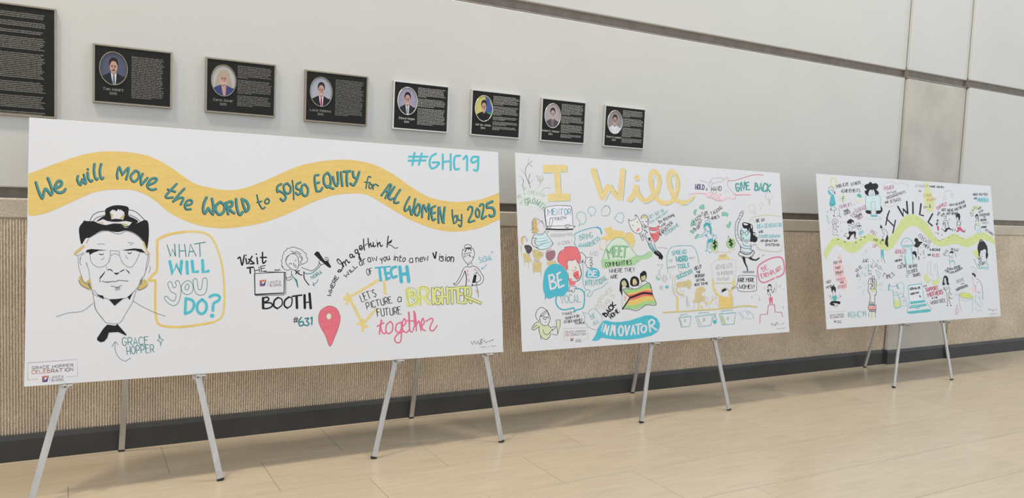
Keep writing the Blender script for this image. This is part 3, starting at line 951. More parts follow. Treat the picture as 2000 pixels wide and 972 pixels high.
a.s(K, 0.8, '820,660 850,640 900,640 935,680 930,720 950,760 930,800 870,835 850,825 820,670|980,820 975,650 1010,625 1060,635 1080,680 1050,730 1090,790|865,690 900,690 905,720 870,730|875,760 910,770 880,800', dash=(2.2, 1.8))
a.t(LGN, 'IGHTER', '1105,815 1540,800', 165, 4.8, jit=0.02, under=(K, 6.2, (0, 0)))
a.s(K, 5.8, '1480,740 1560,770 1645,808')
a.s(LGN, 4.4, '1480,740 1560,770 1645,808')
a.part('together_lettering', 'pink script word')
a.fr(650, 560, 5.714)
a.s((222, 104, 138), 2.6, '540,370 538,470 568,522 600,500|495,440 570,400|640,388 602,420 592,490 620,522 662,490 668,420 645,386|762,392 712,420 702,480 730,508 763,470 765,388 766,520 755,608 712,620 690,580 720,530 780,500|780,440 815,400 800,355 777,400 782,480 822,508 850,480|845,282 852,400 862,488 890,500|830,377 930,380|905,270 916,400 898,480|918,290 930,400 932,488|930,430 960,382 975,440 987,488|990,440 1020,400 1005,350 987,400 1002,470 1032,488|1040,382 1100,350 1118,372 1095,420 1082,472 1120,488 1165,432')
a.s((222, 104, 138), 3.1, '545,372 530,440 520,525|850,285 856,450|908,275 914,440')
a.part('standing_woman_drawing', 'thin ink drawing of a woman with a hair bun')
a.fr(650, 450, 5.714)
a.s(K, 1.0, '1450,205 1445,280 1480,350 1520,375 1558,330 1580,270 1570,212 1530,190 1480,197 1452,220|1480,200 1470,172 1500,155 1540,168 1550,200|1458,262 1550,245|1465,275 1470,300|1480,272 1484,298|1505,265 1507,285|1550,290 1570,300 1560,325|1505,375 1505,395|1550,360 1555,385|1490,400 1530,406 1570,395 1620,420 1660,480 1685,530 1660,590 1600,612|1490,400 1455,430 1420,510 1370,590 1350,585 1350,600 1385,605 1440,530 1475,450|1605,460 1650,520 1640,560 1600,580|1605,460 1590,500|1600,610 1620,680 1625,745')
a.s(K, 1.8, '1475,450 1492,530 1484,620|1525,268 1533,290|1475,238 1500,192 1515,210 1530,195 1545,222|1490,200 1520,190')
a.s((212, 120, 140), 1.2, '1508,358 1530,350|1495,440 1512,452 1495,465|1500,480 1515,490 1500,500|1578,420 1592,432 1575,445|1600,440 1622,450|1510,540 1525,555 1508,570|1585,470 1575,490|1590,660 1610,680 1600,700')
a.f(K, '1575,495 1605,495 1592,582 1555,580|1552,600 1570,600 1562,620 1546,618', smooth=False)
a.s(K, 1.0, '1550,585 1600,575 1605,600 1570,615')
a.t((96, 176, 196), 'SASHA', '1640,362 1775,330', 62, 1.1)
a.s((96, 176, 196), 1.0, '1715,370 1702,400 1662,426|1672,408 1660,428 1678,430|1775,225 1777,255|1765,240 1790,240')


def signature(fr, s1, s2, s3, col=(90, 88, 92)):
    a.part('signature', 'small grey printed signature')
    a.fr(*fr)
    a.s(col, 0.8, s1)
    a.s(col, 1.4, s2)
    a.s(col, 1.0, s3, dash=(1.5, 0.7))


signature((650, 560, 5.714), '1540,605 1560,642 1580,602 1600,640 1620,602 1635,642 1662,582 1650,642 1690,600 1710,625 1730,602|1640,588 1680,580', '1742,610 1757,603|1767,600 1790,586|1636,676 1642,676', '1656,672 1718,668|1735,665 1740,672|1762,663 1822,657')
a.flush()
# ================================================================== BOARD 2
a = board('display_board.001', 'middle white board titled I Will in big yellow letters, crowded with small drawings',
          [(1006, 298), (1523, 338), (1542, 648), (1020, 687)])
a.step = 4
a.ws = 0.68
YL = (228, 204, 138)
TS = (96, 176, 178)
BL = (74, 150, 176)
FG = (150, 176, 150)
TAN = (208, 188, 122)
GRN = (166, 208, 150)
SG = (176, 180, 178)

a.part('title_letter', 'big yellow capital I with teal shadow edge')
a.fr(1000, 290, 10)
a.f(YL, '605,318 1068,318 1068,462 935,465 965,870 1130,880 1138,1020 710,1035 695,890 850,870 820,468 612,475', smooth=False)
a.s(TS, 1.0, '620,482 800,478|940,458 1082,462|1076,330 1082,462|945,490 968,865|1134,880 1140,1010|720,1034 1140,1022', smooth=False)
a.part('title_lettering', 'big yellow brush word with teal shadow edge')
a.fr(1150, 310, 10)
a.s(YL, 10.5, '85,225 270,760|270,760 370,545|385,545 590,760|610,760 665,230', smooth=False)
a.s(TS, 1.3, '145,190 215,420 280,660|330,825 425,630|455,510 560,700|725,215 700,560 668,835', smooth=False)
a.s(YL, 9.4, '920,545 950,660 1040,780 1140,810 1240,740')
a.s(YL, 10.0, '795,800 890,690 925,555', smooth=False)
a.s(YL, 8.8, '1160,800 1290,740 1370,560 1385,420 1340,290 1270,245 1205,330 1215,480 1260,640 1330,770 1440,860 1500,860')
a.s(YL, 8.8, '1500,870 1610,840 1710,700 1745,520 1720,350 1620,245 1565,330 1570,470 1620,650 1700,790 1800,850 1880,850')
a.s(YL, 5.0, '1800,855 1890,850 2000,790 2060,745')
a.oval(YL, 940, 370, 52, 55)
a.s(TS, 1.0, '925,430 960,438 998,410|980,530 1000,650 1070,765|1070,878 1180,860 1305,760|825,855 905,765|1295,335 1262,420 1275,580|1375,310 1418,420 1410,560 1340,720|1650,310 1615,420 1655,600|1700,290 1765,420 1768,560 1715,750|1480,910 1560,900 1640,845|1820,905 1900,905 2000,840 2065,765')

a.part('handshake_drawing', 'pink shaded clasped hands between two lettered phrases')
a.fr(1340, 320, 10)
PKF = (234, 208, 216)
a.f(PKF, '100,590 200,555 330,560 420,600 330,590 200,578|940,560 1100,585 1240,560 1300,600 1240,620 1100,612 980,605|380,610 470,560 620,570 690,600 720,680 640,725 560,690 450,660|700,690 830,640 960,660 900,690 820,670 730,715')
a.s((186, 166, 180), 1.2, '270,310 340,345 440,362|440,400 450,430 485,420 520,380 500,350 460,370 440,400|465,370 470,330 510,290 560,275 680,275 750,295 790,258 820,280 818,340 805,400 830,460 880,510 930,590|520,390 620,352 710,345 755,305|420,600 470,550 520,560 470,620 430,650 380,620|470,650 540,580 600,560 570,600 510,670|560,690 620,610 690,590 650,640 600,690|600,715 650,670 670,690 640,725 700,715 760,690 790,670 830,680|840,640 900,685 950,680 978,610')
a.s((206, 96, 124), 1.5, '820,325 920,325 1020,300 1180,250 1320,215 1420,212 1505,222|940,590 1000,605 1150,600 1250,605')
a.s((214, 140, 156), 1.3, '60,600 200,572 330,580 420,600|420,655 510,672 600,718 690,722')
a.s((190, 190, 196), 1.2, '770,500 760,560|800,510 790,560|830,520 835,570')
a.s((200, 198, 180), 1.3, '1550,630 1560,580 1610,560|1680,590 1690,650 1650,690 1640,790 1620,790 1610,700 1560,670 1550,630|1630,640 1625,780|1610,720 1650,715|1610,750 1650,745')
a.t((88, 66, 120), 'HOLD', '180,490 350,498', 98, 2.2)
a.t(K, 'A', '387,522 418,522', 58, 1.2)
a.t(K, 'HAND', '492,527 690,520', 84, 1.3)
a.t((66, 160, 156), 'GIVE', '985,530 1240,495', 148, 2.5)
a.t((66, 160, 156), 'BACK', '1340,510 1640,540', 148, 2.5)

a.part('growth_plants_drawing', 'pale green plants and lettering')
a.fr(1000, 290, 10)
a.f((212, 221, 217), '140,760 230,690 330,760 420,720 560,780 660,900 690,1120 600,1220 400,1130 200,1080 120,930')
a.s(GR, 1.4, '370,775 320,660 270,520 265,400 320,290|345,680 325,620 350,490|240,830 205,720 225,640 200,580')
a.s(SG, 1.2, '350,680 410,610|320,290 330,180|165,395 250,500|490,790 550,680 480,520|550,680 600,560 590,520|575,840 640,770 760,770|140,530 200,560|270,740 268,800|240,830 260,780 215,700')
a.s((190, 190, 170), 2.2, '330,300 400,230|340,310 400,355|490,520 520,620 560,650|540,540 555,640|620,580 570,650')
a.t(SG, 'BE A CREATOR', '135,980 240,905 400,890 640,960', 65, 1.1)
a.t(SG, 'OF', '165,1085 235,1045', 50, 1.0)
a.fr(1000, 380, 10)
a.t((120, 160, 128), 'GROWTH', '270,200 400,170 520,230 605,310', 110, 1.9)
a.t((160, 196, 164), 'GROWTH', '280,205 405,180 520,238 610,315', 105, 0.9)

a.part('mentor_drawing', 'teacher pointing at whiteboard with seated children')
a.fr(1000, 380, 10)
a.f((226, 226, 236), '645,255 720,225 900,212 1150,235 1190,500 1195,670 680,680', smooth=False)
a.s(K, 2.2, '635,270 645,420 670,610', taper=0.2)
a.s(K, 1.2, '640,260 700,235 900,212 1080,218 1155,240 1180,400 1190,610')
a.s(K, 1.2, '670,615 1190,610 1205,640 1180,675|1045,640 1045,590 1130,590 1135,620')
a.s(K, 2.6, '665,668 900,680 1180,675', smooth=False)
a.s(K, 1.8, '665,615 700,625|670,640 700,640|1050,645 1110,648', smooth=False)
a.s(LG, 0.9, '735,690 900,712 1110,700')
a.t(BL, 'MENTOR', '700,402 1150,392', 120, 1.8)
a.t(K, 'YOUTH', '825,502 1055,478', 58, 1.1)
a.t(LG, 'PROGRAMING', '765,830 1190,800', 60, 0.9)
a.t(LG, 'is COOL!', '900,985 1170,940', 60, 0.9)
a.f((206, 176, 112), '470,455 430,480 400,550 405,640 420,680 390,700 410,740 450,750 520,710 515,680 490,640 495,560 480,500')
a.s(K, 0.9, '440,450 405,500 392,560 400,630 425,680|380,650 430,665|360,680 410,690|385,735 430,745|480,455 520,490 560,520 580,510 600,550 625,590 630,640|455,740 500,765 560,770 610,755 635,720|520,530 540,555|565,520 590,515|575,540 600,550|640,720 720,640 735,500 750,460 790,450 795,500 770,600 690,750|735,480 765,455')
a.f((206, 228, 232), '440,770 560,800 650,730 790,940 720,1050 560,1070 470,1020 460,880', smooth=False)
a.s(K, 1.1, '640,720 790,930 795,960|440,760 400,840 385,940 400,980|470,830 470,880 440,900 455,960|405,840 470,860')
a.s(TS, 1.2, '435,775 520,800 640,775|490,850 600,850 690,810|480,920 600,905 720,860|490,970 640,945 730,905')
a.fr(1000, 470, 10)
a.s(K, 1.1, '385,0 390,60 430,110 520,130|470,130 540,165 640,160 760,110 798,50 780,20|440,0 450,50 500,95 560,90 590,60')
a.s(TS, 1.2, '480,25 600,10 700,-10|590,65 680,50 760,20|600,115 690,100 770,65')
a.f((222, 176, 116), '180,-60 230,-90 220,-40 210,40 230,70 190,60 175,0')
a.s(K, 0.8, '210,-70 250,-90 265,-50 295,-20 280,20|235,-10 245,-5')
a.f((82, 70, 80), '240,100 290,80 350,95 390,140 380,200 330,250 290,230 260,160')
a.s((150, 130, 140), 0.8, '290,130 300,200|320,120 340,190')
TAN2 = (206, 190, 134)
a.f(TAN2, '230,240 350,290 355,400 290,420 240,380|405,180 470,170 560,210 610,230 610,290 560,330 520,380 460,370 430,310 400,260')
a.f(TAN2, '405,405 575,420 575,610 410,600|165,90 190,100 185,200 170,180|675,410 855,385 860,440 690,480', smooth=False)
a.s(TAN2, 1.1, '240,380 255,490|320,390 325,540|370,350 375,430|410,560 430,650|570,600 565,680|185,180 188,310')
a.s(K, 0.8, '430,190 445,230|520,270 555,225|435,360 430,385|560,275 580,290')
a.s((150, 130, 160), 1.2, '430,380 480,400 545,400|310,260 350,275')
a.f((160, 112, 124), '670,240 740,200 800,190 840,220 840,300 800,360 740,390 690,370 665,320')
a.s((150, 90, 110), 0.9, '650,245 690,210 700,180 740,160 770,165|660,200 720,190 760,195|800,175 850,225')

a.part('bring_awareness_drawing', 'red curly haired woman among teal speech bubbles')
a.fr(1000, 380, 10)
a.s(TS, 1.3, '1310,620 1320,520 1270,450 1275,370 1340,335 1420,370 1448,450 1430,530 1385,578 1345,570 1305,620|1525,425 1540,385 1490,340 1485,280 1540,238 1600,250 1635,320 1600,390 1525,425')
a.s((120, 160, 180), 1.2, '1750,345 1765,270 1850,215 1905,250 1915,330 1880,400 1820,410 1775,412 1745,380')
a.s((60, 172, 196), 2.3, '1215,790 1260,745 1400,690 1560,645 1660,635')
a.s((60, 172, 196), 3.0, '1660,635 1720,665 1752,760')
a.s(TS, 1.6, '1215,790 1235,850 1215,960 1260,1010')
a.t(TS, 'BRING', '1335,890 1580,830', 95, 1.6)
a.t(TS, 'AWARENESS', '1300,1030 1560,1000 1730,870', 80, 1.7)
a.fr(1000, 470, 10)
a.s(TS, 1.2, '1210,30 1235,80 1260,120 1300,190')
a.t(LG, 'AND', '1510,280 1670,300', 85, 1.0)
RD = (228, 112, 118)
a.f((222, 218, 212), '1090,400 1240,350 1310,470 1350,640 1310,770 1240,800 1180,740 1110,740 1080,560', smooth=False)
a.f(RD, '1040,120 1130,110 1240,120 1290,170 1310,230 1340,300 1330,400 1300,450 1270,420 1240,350 1200,380 1150,385 1110,370 1075,440 1090,520 1080,560 1060,570 1000,500 920,440 890,360 910,280 940,210 1000,190 1015,150')
a.f(RD, '1080,570 1110,740 1200,790 1240,800 1230,860 1120,870 1095,700', smooth=False)
a.s(K, 0.9, '1020,140 1080,115 1200,115 1270,140 1310,220 1340,310 1325,410 1300,450|905,420 890,340 930,220 1010,170|1245,350 1250,390 1290,430 1320,480|1110,370 1070,440 1090,500 1060,575|1110,370 1160,390 1200,380 1240,345|1095,640 1110,745')
a.s(K, 2.0, '1310,470 1345,580 1350,680 1300,770 1225,798', taper=0.4)
a.s((140, 50, 60), 1.0, '1170,560 1190,590 1230,575 1250,540 1240,510 1205,520|1105,745 1180,745')
a.f((232, 96, 106), '1205,630 1240,600 1300,590 1300,650 1310,680 1310,720 1270,755 1230,720 1200,680')
a.s(K, 0.8, '1205,690 1240,680 1270,655 1300,660|1205,630 1200,680 1230,725 1270,755 1310,715 1305,665')
a.s(K, 1.4, '1105,560 1108,575|1262,458 1264,466')
a.s(K, 1.0, '1315,230 1360,230 1420,280 1440,330 1430,430|1440,325 1550,320 1560,340 1515,380 1560,380 1565,410 1520,430 1570,440 1565,470 1520,475 1560,500 1550,520 1480,525 1460,500 1430,440 1380,405|1330,440 1380,400 1380,370 1360,410')
a.f((64, 182, 204), '620,700 650,580 740,480 850,445 960,480 1040,560 1090,660 1100,820 1100,970 1060,1010 1000,1080 860,1080 720,1130 640,1050 605,900')
a.f((64, 182, 204), '640,1030 760,1070 700,1080 670,1100 645,1165', smooth=False)
a.s(WH, 3.6, '720,680 735,800 755,940|720,680 790,660 830,720 800,770 745,800|755,805 840,800 870,870 830,920 760,945|880,650 895,780 915,915|880,650 940,615|895,785 960,755|915,915 1010,870', smooth=False)
a.f((64, 182, 204), '1440,640 1480,560 1570,530 1660,545 1710,610 1705,690 1640,725 1540,725 1450,710')
a.t(WH, 'BE', '1490,690 1650,700', 120, 2.4)
a.t(TS, 'INTENTIONAL', '1425,870 1600,870 1750,835 1880,740', 105, 1.6)
a.s(TS, 1.2, '1375,410 1390,600 1385,760 1400,880 1450,950 1520,965 1520,1000 1470,1060 1490,1090 1550,1060 1600,970 1760,900 1880,800')
a.s(TS, 1.2, '1410,1090 1420,1000 1435,965')
a.part('vocal_bubble', 'teal outlined speech bubble held by a hand')
a.fr(1010, 550, 10)
TB = (66, 172, 192)
a.s(TB, 2.6, '770,280 755,370 775,450 820,510 900,545 1020,530 1100,505')
a.s(TB, 2.4, '1100,505 1125,550 1105,590 1180,545 1260,525 1300,470 1318,300 1300,200 1230,140 1150,135')
a.s(TB, 1.2, '780,280 840,250 940,200 1000,160')
a.t((84, 160, 176), 'VOCAL', '860,430 1250,390', 160, 1.5)
a.s(K, 1.0, '1010,110 1050,90 1130,88 1160,110 1120,130 1120,190 1080,200 1075,160|1075,200 1050,160 1050,205|1020,205 1000,160 1010,110|1020,130 1025,190')
a.t(K, 'MAKE', '890,652 1085,635', 52, 1.1)
a.t(K, 'ROOM FOR', '950,738 1215,690', 48, 1.1)
a.t(K, 'OTHER WOMEN', '920,815 1275,765', 52, 1.1)
a.t(K, 'TO SPEAK', '1130,835 1320,815', 38, 1.0)

a.part('woman_with_laptop_drawing', 'green tinted woman holding a laptop')
a.fr(1020, 595, 10)
GT = (204, 216, 176)
a.f(GT, '345,380 400,400 440,420 500,380 560,440 580,480 555,560 500,650 440,675 380,640 345,560 325,450|335,335 250,370 190,460 240,480 320,430|665,300 735,300 735,400 690,570', smooth=False)
a.s(K, 1.3, '330,320 280,270 262,200 285,120 340,60 400,55 470,100 520,180 545,260 530,330 500,385 450,405 400,395 355,340 340,240|345,225 400,160 480,110 500,160 515,210|345,225 430,225|360,215 420,190 480,125|410,260 440,235 470,255 455,285 420,280 410,260|470,245 500,235|500,225 515,250 500,265|445,340 470,330|330,330 250,360 185,465 240,485 325,430|210,455 290,390|335,410 325,480 345,570 400,650 470,675 530,630 560,560|400,480 430,560 490,580 550,530 560,490|500,385 550,440 600,430 640,420 650,440 610,480 570,490|580,470 600,510|360,600 360,650 375,680')
a.s(K, 1.1, '655,298 740,292 740,400 695,570 660,300|580,570 640,585 695,580', smooth=False)
sponsor((1020, 595, 10), '930,690 810,690 805,465 1290,440 1285,670 1210,680', '840,548 1240,528', '840,612 1250,588', 34, 44, 945, 650, 60, None, '1040,695 1150,688', '1045,728 1150,720', 24, 0.8, True)
a.part('innovator_bubble', 'teal filled speech bubble with white lettering')
a.fr(1020, 595, 10)
a.s(TS, 1.3, '1230,230 1180,145 1290,180 1300,130 1360,80 1440,100 1530,190 1560,270|1230,230 1215,300 1260,390 1340,460 1440,490')
a.s(TS, 1.0, '1560,270 1550,330 1500,420 1450,490')
a.t(TS, 'BE', '1345,280 1445,245', 95, 1.4)
a.t(TS, 'AN', '1395,405 1505,365', 85, 1.4)
a.fr(1140, 595, 10)
a.f((66, 184, 204), '155,700 230,590 270,480 330,390 380,310 440,305 560,335 720,335 900,305 1100,240 1200,205 1330,205 1430,260 1485,360 1485,440 1440,530 1330,600 1150,645 900,680 650,680 430,655 350,640 290,690 230,705', smooth=False)
a.s(WH, 2.2, '385,355 345,510')
a.s(WH, 3.4, '430,390 390,530|430,390 450,575|450,575 490,420|560,400 520,590|560,400 610,595|610,595 605,410|812,405 835,590|835,590 895,410|965,405 930,580|965,405 1000,570|945,500 990,500|1015,390 1125,372|1065,385 1065,570|1270,330 1300,520|1310,410 1420,490', smooth=False)
a.s(WH, 3.4, '720,410 685,470 690,560 735,600 765,540 765,460 735,410|1180,400 1125,440 1130,510 1170,540 1215,500 1220,430 1180,400|1270,330 1320,290 1375,320 1370,370 1310,410')

a.part('meet_drawing', 'yellow cogs behind a green hill with lettering')
a.fr(1160, 450, 10)
YO = (226, 200, 124)
a.f(YO, '205,-30 345,-88 405,110 330,200 270,120|395,-12 588,22 588,170 420,160 360,90|618,52 745,48 803,212 755,335 640,200 590,140|150,122 262,100 300,150 250,240 235,175 158,172|290,200 330,60 420,20 600,140 640,200 480,150', smooth=False)
a.f((208, 222, 206), '150,610 200,480 250,330 330,210 430,145 520,135 620,190 700,300 770,400 830,470 830,540 600,600 400,620', smooth=False)
a.s(YO, 1.1, '150,130 110,330 190,390|200,250 250,210 240,330|620,50 740,50 805,210 760,360|110,330 210,400')
a.f((166, 208, 156), '150,620 210,550 340,570 500,560 660,560 760,520 830,490 900,500 960,490 1080,405 1140,430 1130,500 1040,550 930,570 860,620 780,680 600,700 400,710 200,740 155,690')
a.s((104, 160, 128), 1.3, '145,615 180,520 230,370 320,230 420,150 500,135 600,180 690,290 770,400 830,480 900,500 980,480 1040,440')
a.t((110, 168, 124), 'MEET', '290,540 450,510 640,520', 200, 3.6)
a.t((160, 204, 160), 'MEET', '290,540 450,510 640,520', 200, 2.0)
a.t(K, 'COMMUNITIES', '225,705 740,660', 82, 1.6)
a.t(K, 'WHERE THEY', '300,825 800,800', 78, 1.2)
a.t(K, 'ARE', '325,938 465,928', 68, 1.4)
a.fr(1180, 390, 10)
a.s((120, 176, 182), 1.1, '0,310 40,315 90,290 118,200 80,130 30,110 0,130|210,370 200,340 240,320 240,285 290,260 330,250 375,280 385,350 365,380 375,420 340,450 300,440 270,425 240,400 210,370')

a.part('superhero_drawing', 'woman in a red cape lifting a mask')
a.f((222, 222, 220), '475,390 500,420 590,370 640,310 690,420 735,540 740,620 680,660 600,645 530,560', smooth=False)
a.s(K, 1.1, '470,390 485,375 500,410 560,395 620,360 630,320 610,300 600,330|470,395 500,500 560,610 640,655 700,655 740,600 735,500 690,400 640,310 600,295')
a.s(GR, 1.8, '630,440 665,430|545,505 575,495')
a.f((226, 106, 132), '625,610 660,560 695,545 680,600 650,620', smooth=False)
a.f((204, 196, 140), '725,350 760,295 810,300 850,350 840,370 790,350 740,360', smooth=False)
a.s(K, 1.1, '722,380 725,330 770,292 820,300 855,350 850,430 855,500 820,550 785,545 740,490|850,380 880,400 870,460|770,460 775,490 800,480|785,510 800,505 820,510')
a.f(K, '735,420 765,425 755,445|805,410 845,420 820,432|780,520 830,510 800,540', smooth=False)
a.f(RD, '860,530 930,535 1010,550 1085,500 1070,570 1000,605 920,590|890,650 980,650 1090,590 1060,760 980,830 920,720', smooth=False)
a.s(K, 1.0, '860,530 960,550 1085,500|870,570 940,600 1030,600 1080,570|1090,590 1060,760 985,830|920,680 980,760|940,670 1030,700|765,570 790,600 830,620 845,640 800,660 840,760|870,560 900,640 920,720|760,660 800,740 850,830|690,660 720,740 745,790 770,780 760,720 720,660|715,700 750,690|725,725 760,715|1080,520 1115,530 1125,580 1090,580')
a.s(K, 2.0, '780,590 820,610|835,630 850,640')
a.f(K, '860,745 895,735 905,785 870,795', smooth=False)
a.s(K, 0.9, '840,760 930,740|855,810 940,780')
a.fr(1160, 450, 10)
a.f((120, 186, 190), '1060,240 1090,250 1170,400 1160,430 1100,350|1120,270 1150,290 1200,390 1180,400', smooth=False)
a.s(K, 1.1, '1050,230 1090,330 1170,430|1120,260 1180,400 1210,370|1060,240 1110,260 1125,200|1170,240 1215,370')
a.f(K, '1215,370 1300,430 1345,490 1350,530 1320,580 1300,550 1270,560 1260,510 1180,450 1165,430 1200,390 1260,450 1290,470 1230,410', smooth=False)
a.s(SG, 1.6, '1230,340 1330,330 1430,350')
a.fr(1180, 390, 10)
a.t((124, 180, 184), 'GET OUT OF', '895,365 1180,225', 62, 1.1)
a.t((104, 186, 178), 'MY OWN WAY', '925,465 1255,245', 52, 1.1)
a.t(K, 'By ditching', '1080,460 1370,310', 58, 1.1)
a.t(K, 'MY', '1150,530 1215,485', 55, 1.1)
a.t(K, 'IMPOSTER', '1110,710 1345,460', 62, 1.2)
a.t((110, 176, 184), 'SYNDROME', '1200,705 1470,505', 62, 1.1)

a.part('spread_word_bubble', 'teal outlined speech bubble with lettering, wrench and small cogs')
a.fr(1160, 450, 10)
a.s(TS, 1.6, '1450,820 1425,650 1430,480 1480,360 1560,310 1720,295 1900,300 1970,350 2000,420 2030,500 2048,640')
a.t(TS, 'SPREAD', '1530,485 1805,450', 80, 1.9)
a.t(SG, 'the', '1465,625 1535,610', 65, 0.9)
a.t(TS, 'WORD', '1610,610 1825,590', 95, 2.4)
a.t(SG, 'ABOUT', '1855,555 1975,545', 36, 0.9)
a.t(SG, 'PROPER', '1450,745 1595,725', 36, 0.9)
a.t(TS, 'TOOLS', '1640,750 1865,715', 85, 2.2)
a.t(SG, 'for', '1660,820 1730,815', 30, 0.8)
a.t(TS, 'SUCCESS!', '1630,950 1930,820', 72, 2.2)
a.s(SG, 1.1, '1480,830 1495,860 1490,930|1250,700 1250,650 1290,690 1330,650 1335,710 1290,760 1290,850|1270,760 1260,850 1220,880 1215,930|1290,850 1300,900 1290,950')
a.s((84, 190, 190), 1.6, '1215,920 1240,905 1260,940 1290,935|1220,930 1250,960 1290,960')
a.fr(1180, 520, 10)
a.oval(SG, 1180, 235, 30, 30, w=1.0)
a.s(SG, 1.0, '1180,160 1200,185 1225,190 1215,225 1230,250 1205,270 1200,310 1170,290 1135,290 1145,250 1130,220 1155,205 1155,170 1180,160')
a.oval((84, 190, 190), 1225, 400, 26, 26, w=1.6)
a.s((84, 190, 190), 1.3, '1225,360 1225,440|1190,385 1260,415|1260,385 1190,415', smooth=False)
a.oval(SG, 1115, 415, 36, 40, w=0.9, rot=0.2)
a.oval(TS, 1110, 415, 12, 14, w=0.9)

a.part('flag_drawing', 'three women behind a striped green yellow red and black flag')
a.f(K, '365,235 420,235 460,280 485,350 480,420 400,400 350,410 345,560 320,500 300,470 305,350 320,280|590,190 640,205 680,260 680,350 640,380 560,390 510,350 510,270 540,210|770,85 820,110 830,190 820,240 770,290 730,290 700,220 705,140 740,110')
a.f((202, 196, 150), '340,310 390,270 430,320 435,370 400,405 360,390|560,260 600,240 630,280 640,330 600,370 560,350|720,200 760,190 800,170 810,230 780,270 735,270')
a.s(K, 1.0, '370,300 385,320|400,320 415,315|380,370 410,372|570,290 585,290|610,290 622,300|725,210 750,215|775,200 795,205|745,250 775,245')
a.f(K, '590,340 610,340 605,365 590,360', smooth=False)
a.s(K, 1.0, '345,400 350,540 355,830|720,360 730,310 800,280 860,320 900,350|480,400 560,430|660,390 700,375 720,380')
a.f((214, 214, 220), '355,450 500,610 355,830', smooth=False)
FT = [(360, 445), (450, 435), (600, 440), (700, 410), (800, 350), (880, 325)]
FB = [(360, 830), (480, 830), (620, 865), (720, 820), (830, 750), (1015, 750)]
GN, YW, RDD = (158, 204, 132), (226, 192, 100), (222, 106, 96)


def flagband(col, c0, c1, xs0, xs1):
    """band between two fractions of the flag height"""
    top, bot = [], []
    for i in range(9):
        t = i / 8
        tx = FT[0][0] + (FT[-1][0] - FT[0][0]) * t
        k = t * 5; j = min(4, int(k)); u = k - j
        A = (FT[j][0] + (FT[j + 1][0] - FT[j][0]) * u, FT[j][1] + (FT[j + 1][1] - FT[j][1]) * u)
        B = (FB[j][0] + (FB[j + 1][0] - FB[j][0]) * u, FB[j][1] + (FB[j + 1][1] - FB[j][1]) * u)
        mid = [(360, 640), (500, 610), (620, 560), (720, 520), (800, 510), (945, 535)]
        M = (mid[j][0] + (mid[j + 1][0] - mid[j][0]) * u, mid[j][1] + (mid[j + 1][1] - mid[j][1]) * u)

        def q(c):
            if c < 0.5:
                s_ = c / 0.5
                return (A[0] + (M[0] - A[0]) * s_, A[1] + (M[1] - A[1]) * s_)
            s_ = (c - 0.5) / 0.5
            return (M[0] + (B[0] - M[0]) * s_, M[1] + (B[1] - M[1]) * s_)
        top.append(q(c0)); bot.append(q(c1))
    a.f(col, top + bot[::-1], smooth=False)


for col, c0, c1 in ((GN, 0.02, .25), (YW, .25, .36), (RDD, .36, .46), (K, .46, .55), (RDD, .55, .63), (YW, .63, .82), (GN, .82, .97)):
    flagband(col, c0, c1, 0, 0)
a.f((216, 214, 220), '358,450 400,490 500,612 430,720 355,830 350,640', smooth=False)
a.s(RDD, 1.6, '385,490 480,580')
a.s(K, 1.8, '360,455 410,520 500,612', taper=0.3)
a.s(K, 2.6, '500,612 440,710 358,828')
a.s((222, 150, 120), 1.6, '400,570 415,640|370,600 430,620|390,670 430,590|375,650 430,660', smooth=False)
a.s(K, 1.3, '360,445 450,435 600,440 700,410 800,350 880,325 920,420 950,560 1015,750 830,750 720,820 620,865 480,830 358,832', smooth=True)
a.s(K, 2.0, '900,365 920,430')

a.part('empower_girls_lettering', 'tan and black slanted lettering')
a.fr(1010, 550, 10)
a.t((200, 192, 176), 'EMPOWER', '1590,540 1660,380 1740,270 1870,170', 82, 1.4)
a.t((200, 192, 176), 'GIRLS', '1690,530 1780,430 1920,280', 75, 1.4)
a.t(K, 'BACK', '1735,685 1930,455', 82, 2.4)
a.t(K, 'HOME', '1835,720 2000,585', 82, 2.3)

a.part('salaries_drawing', 'banknotes, teal haired woman and money bags')
a.fr(1340, 390, 10)
MG = (130, 196, 172)
for q_ in ('255,165 280,110 345,90 360,180 310,185', '145,240 170,190 215,195 190,240 185,305 160,290', '95,450 125,385 165,410 150,490 110,520 90,510', '70,620 95,585 160,630 150,660', '170,750 210,670 255,670 235,730 190,765', '700,250 740,238 800,255 825,285 810,325 760,305 705,315', '785,495 830,480 850,425 878,430 870,500 835,555 800,530'):
    a.f(MG, q_, smooth=False)
    a.s((84, 150, 130), 0.8, q_, smooth=False, closed=True)
a.t(K, 'DE STIGMATIZE', '195,605 200,470 270,340 440,275', 60, 1.1)
a.t(K, 'TALKING', '495,300 600,250 710,165', 62, 1.1)
a.t(K, 'ABOUT SALARIES', '250,580 290,440 350,360 430,370 540,385 655,340', 56, 1.1)
TH = (62, 170, 180)
a.f(TH, '345,560 340,490 380,450 430,440 470,470 500,560 500,640 480,680 460,660 460,560 420,500 380,510 360,560 385,620 365,600', smooth=False)
a.s(TH, 1.2, '370,450 385,410 430,400 470,430 480,480|395,540 385,590 420,615 450,600|375,620 300,690 260,690|385,680 300,720 250,735|500,650 560,700|490,680 540,720')
a.f(TH, '375,680 405,670 405,710 380,715|425,770 520,745 525,810 440,845 415,820|420,600 440,610 430,625', smooth=False)
a.s(TH, 1.1, '430,620 400,700 440,750|510,740 560,690 590,700 600,740 560,760|410,820 405,960 420,985|460,850 470,960|430,830 425,960')
a.part('money_bag_drawing', 'green money bags with dollar signs')
a.f((164, 204, 138), '530,790 580,780 620,850 615,940 570,980 510,990 485,940 500,850|830,770 880,750 940,780 955,860 930,930 880,945 820,930 790,870 795,810')
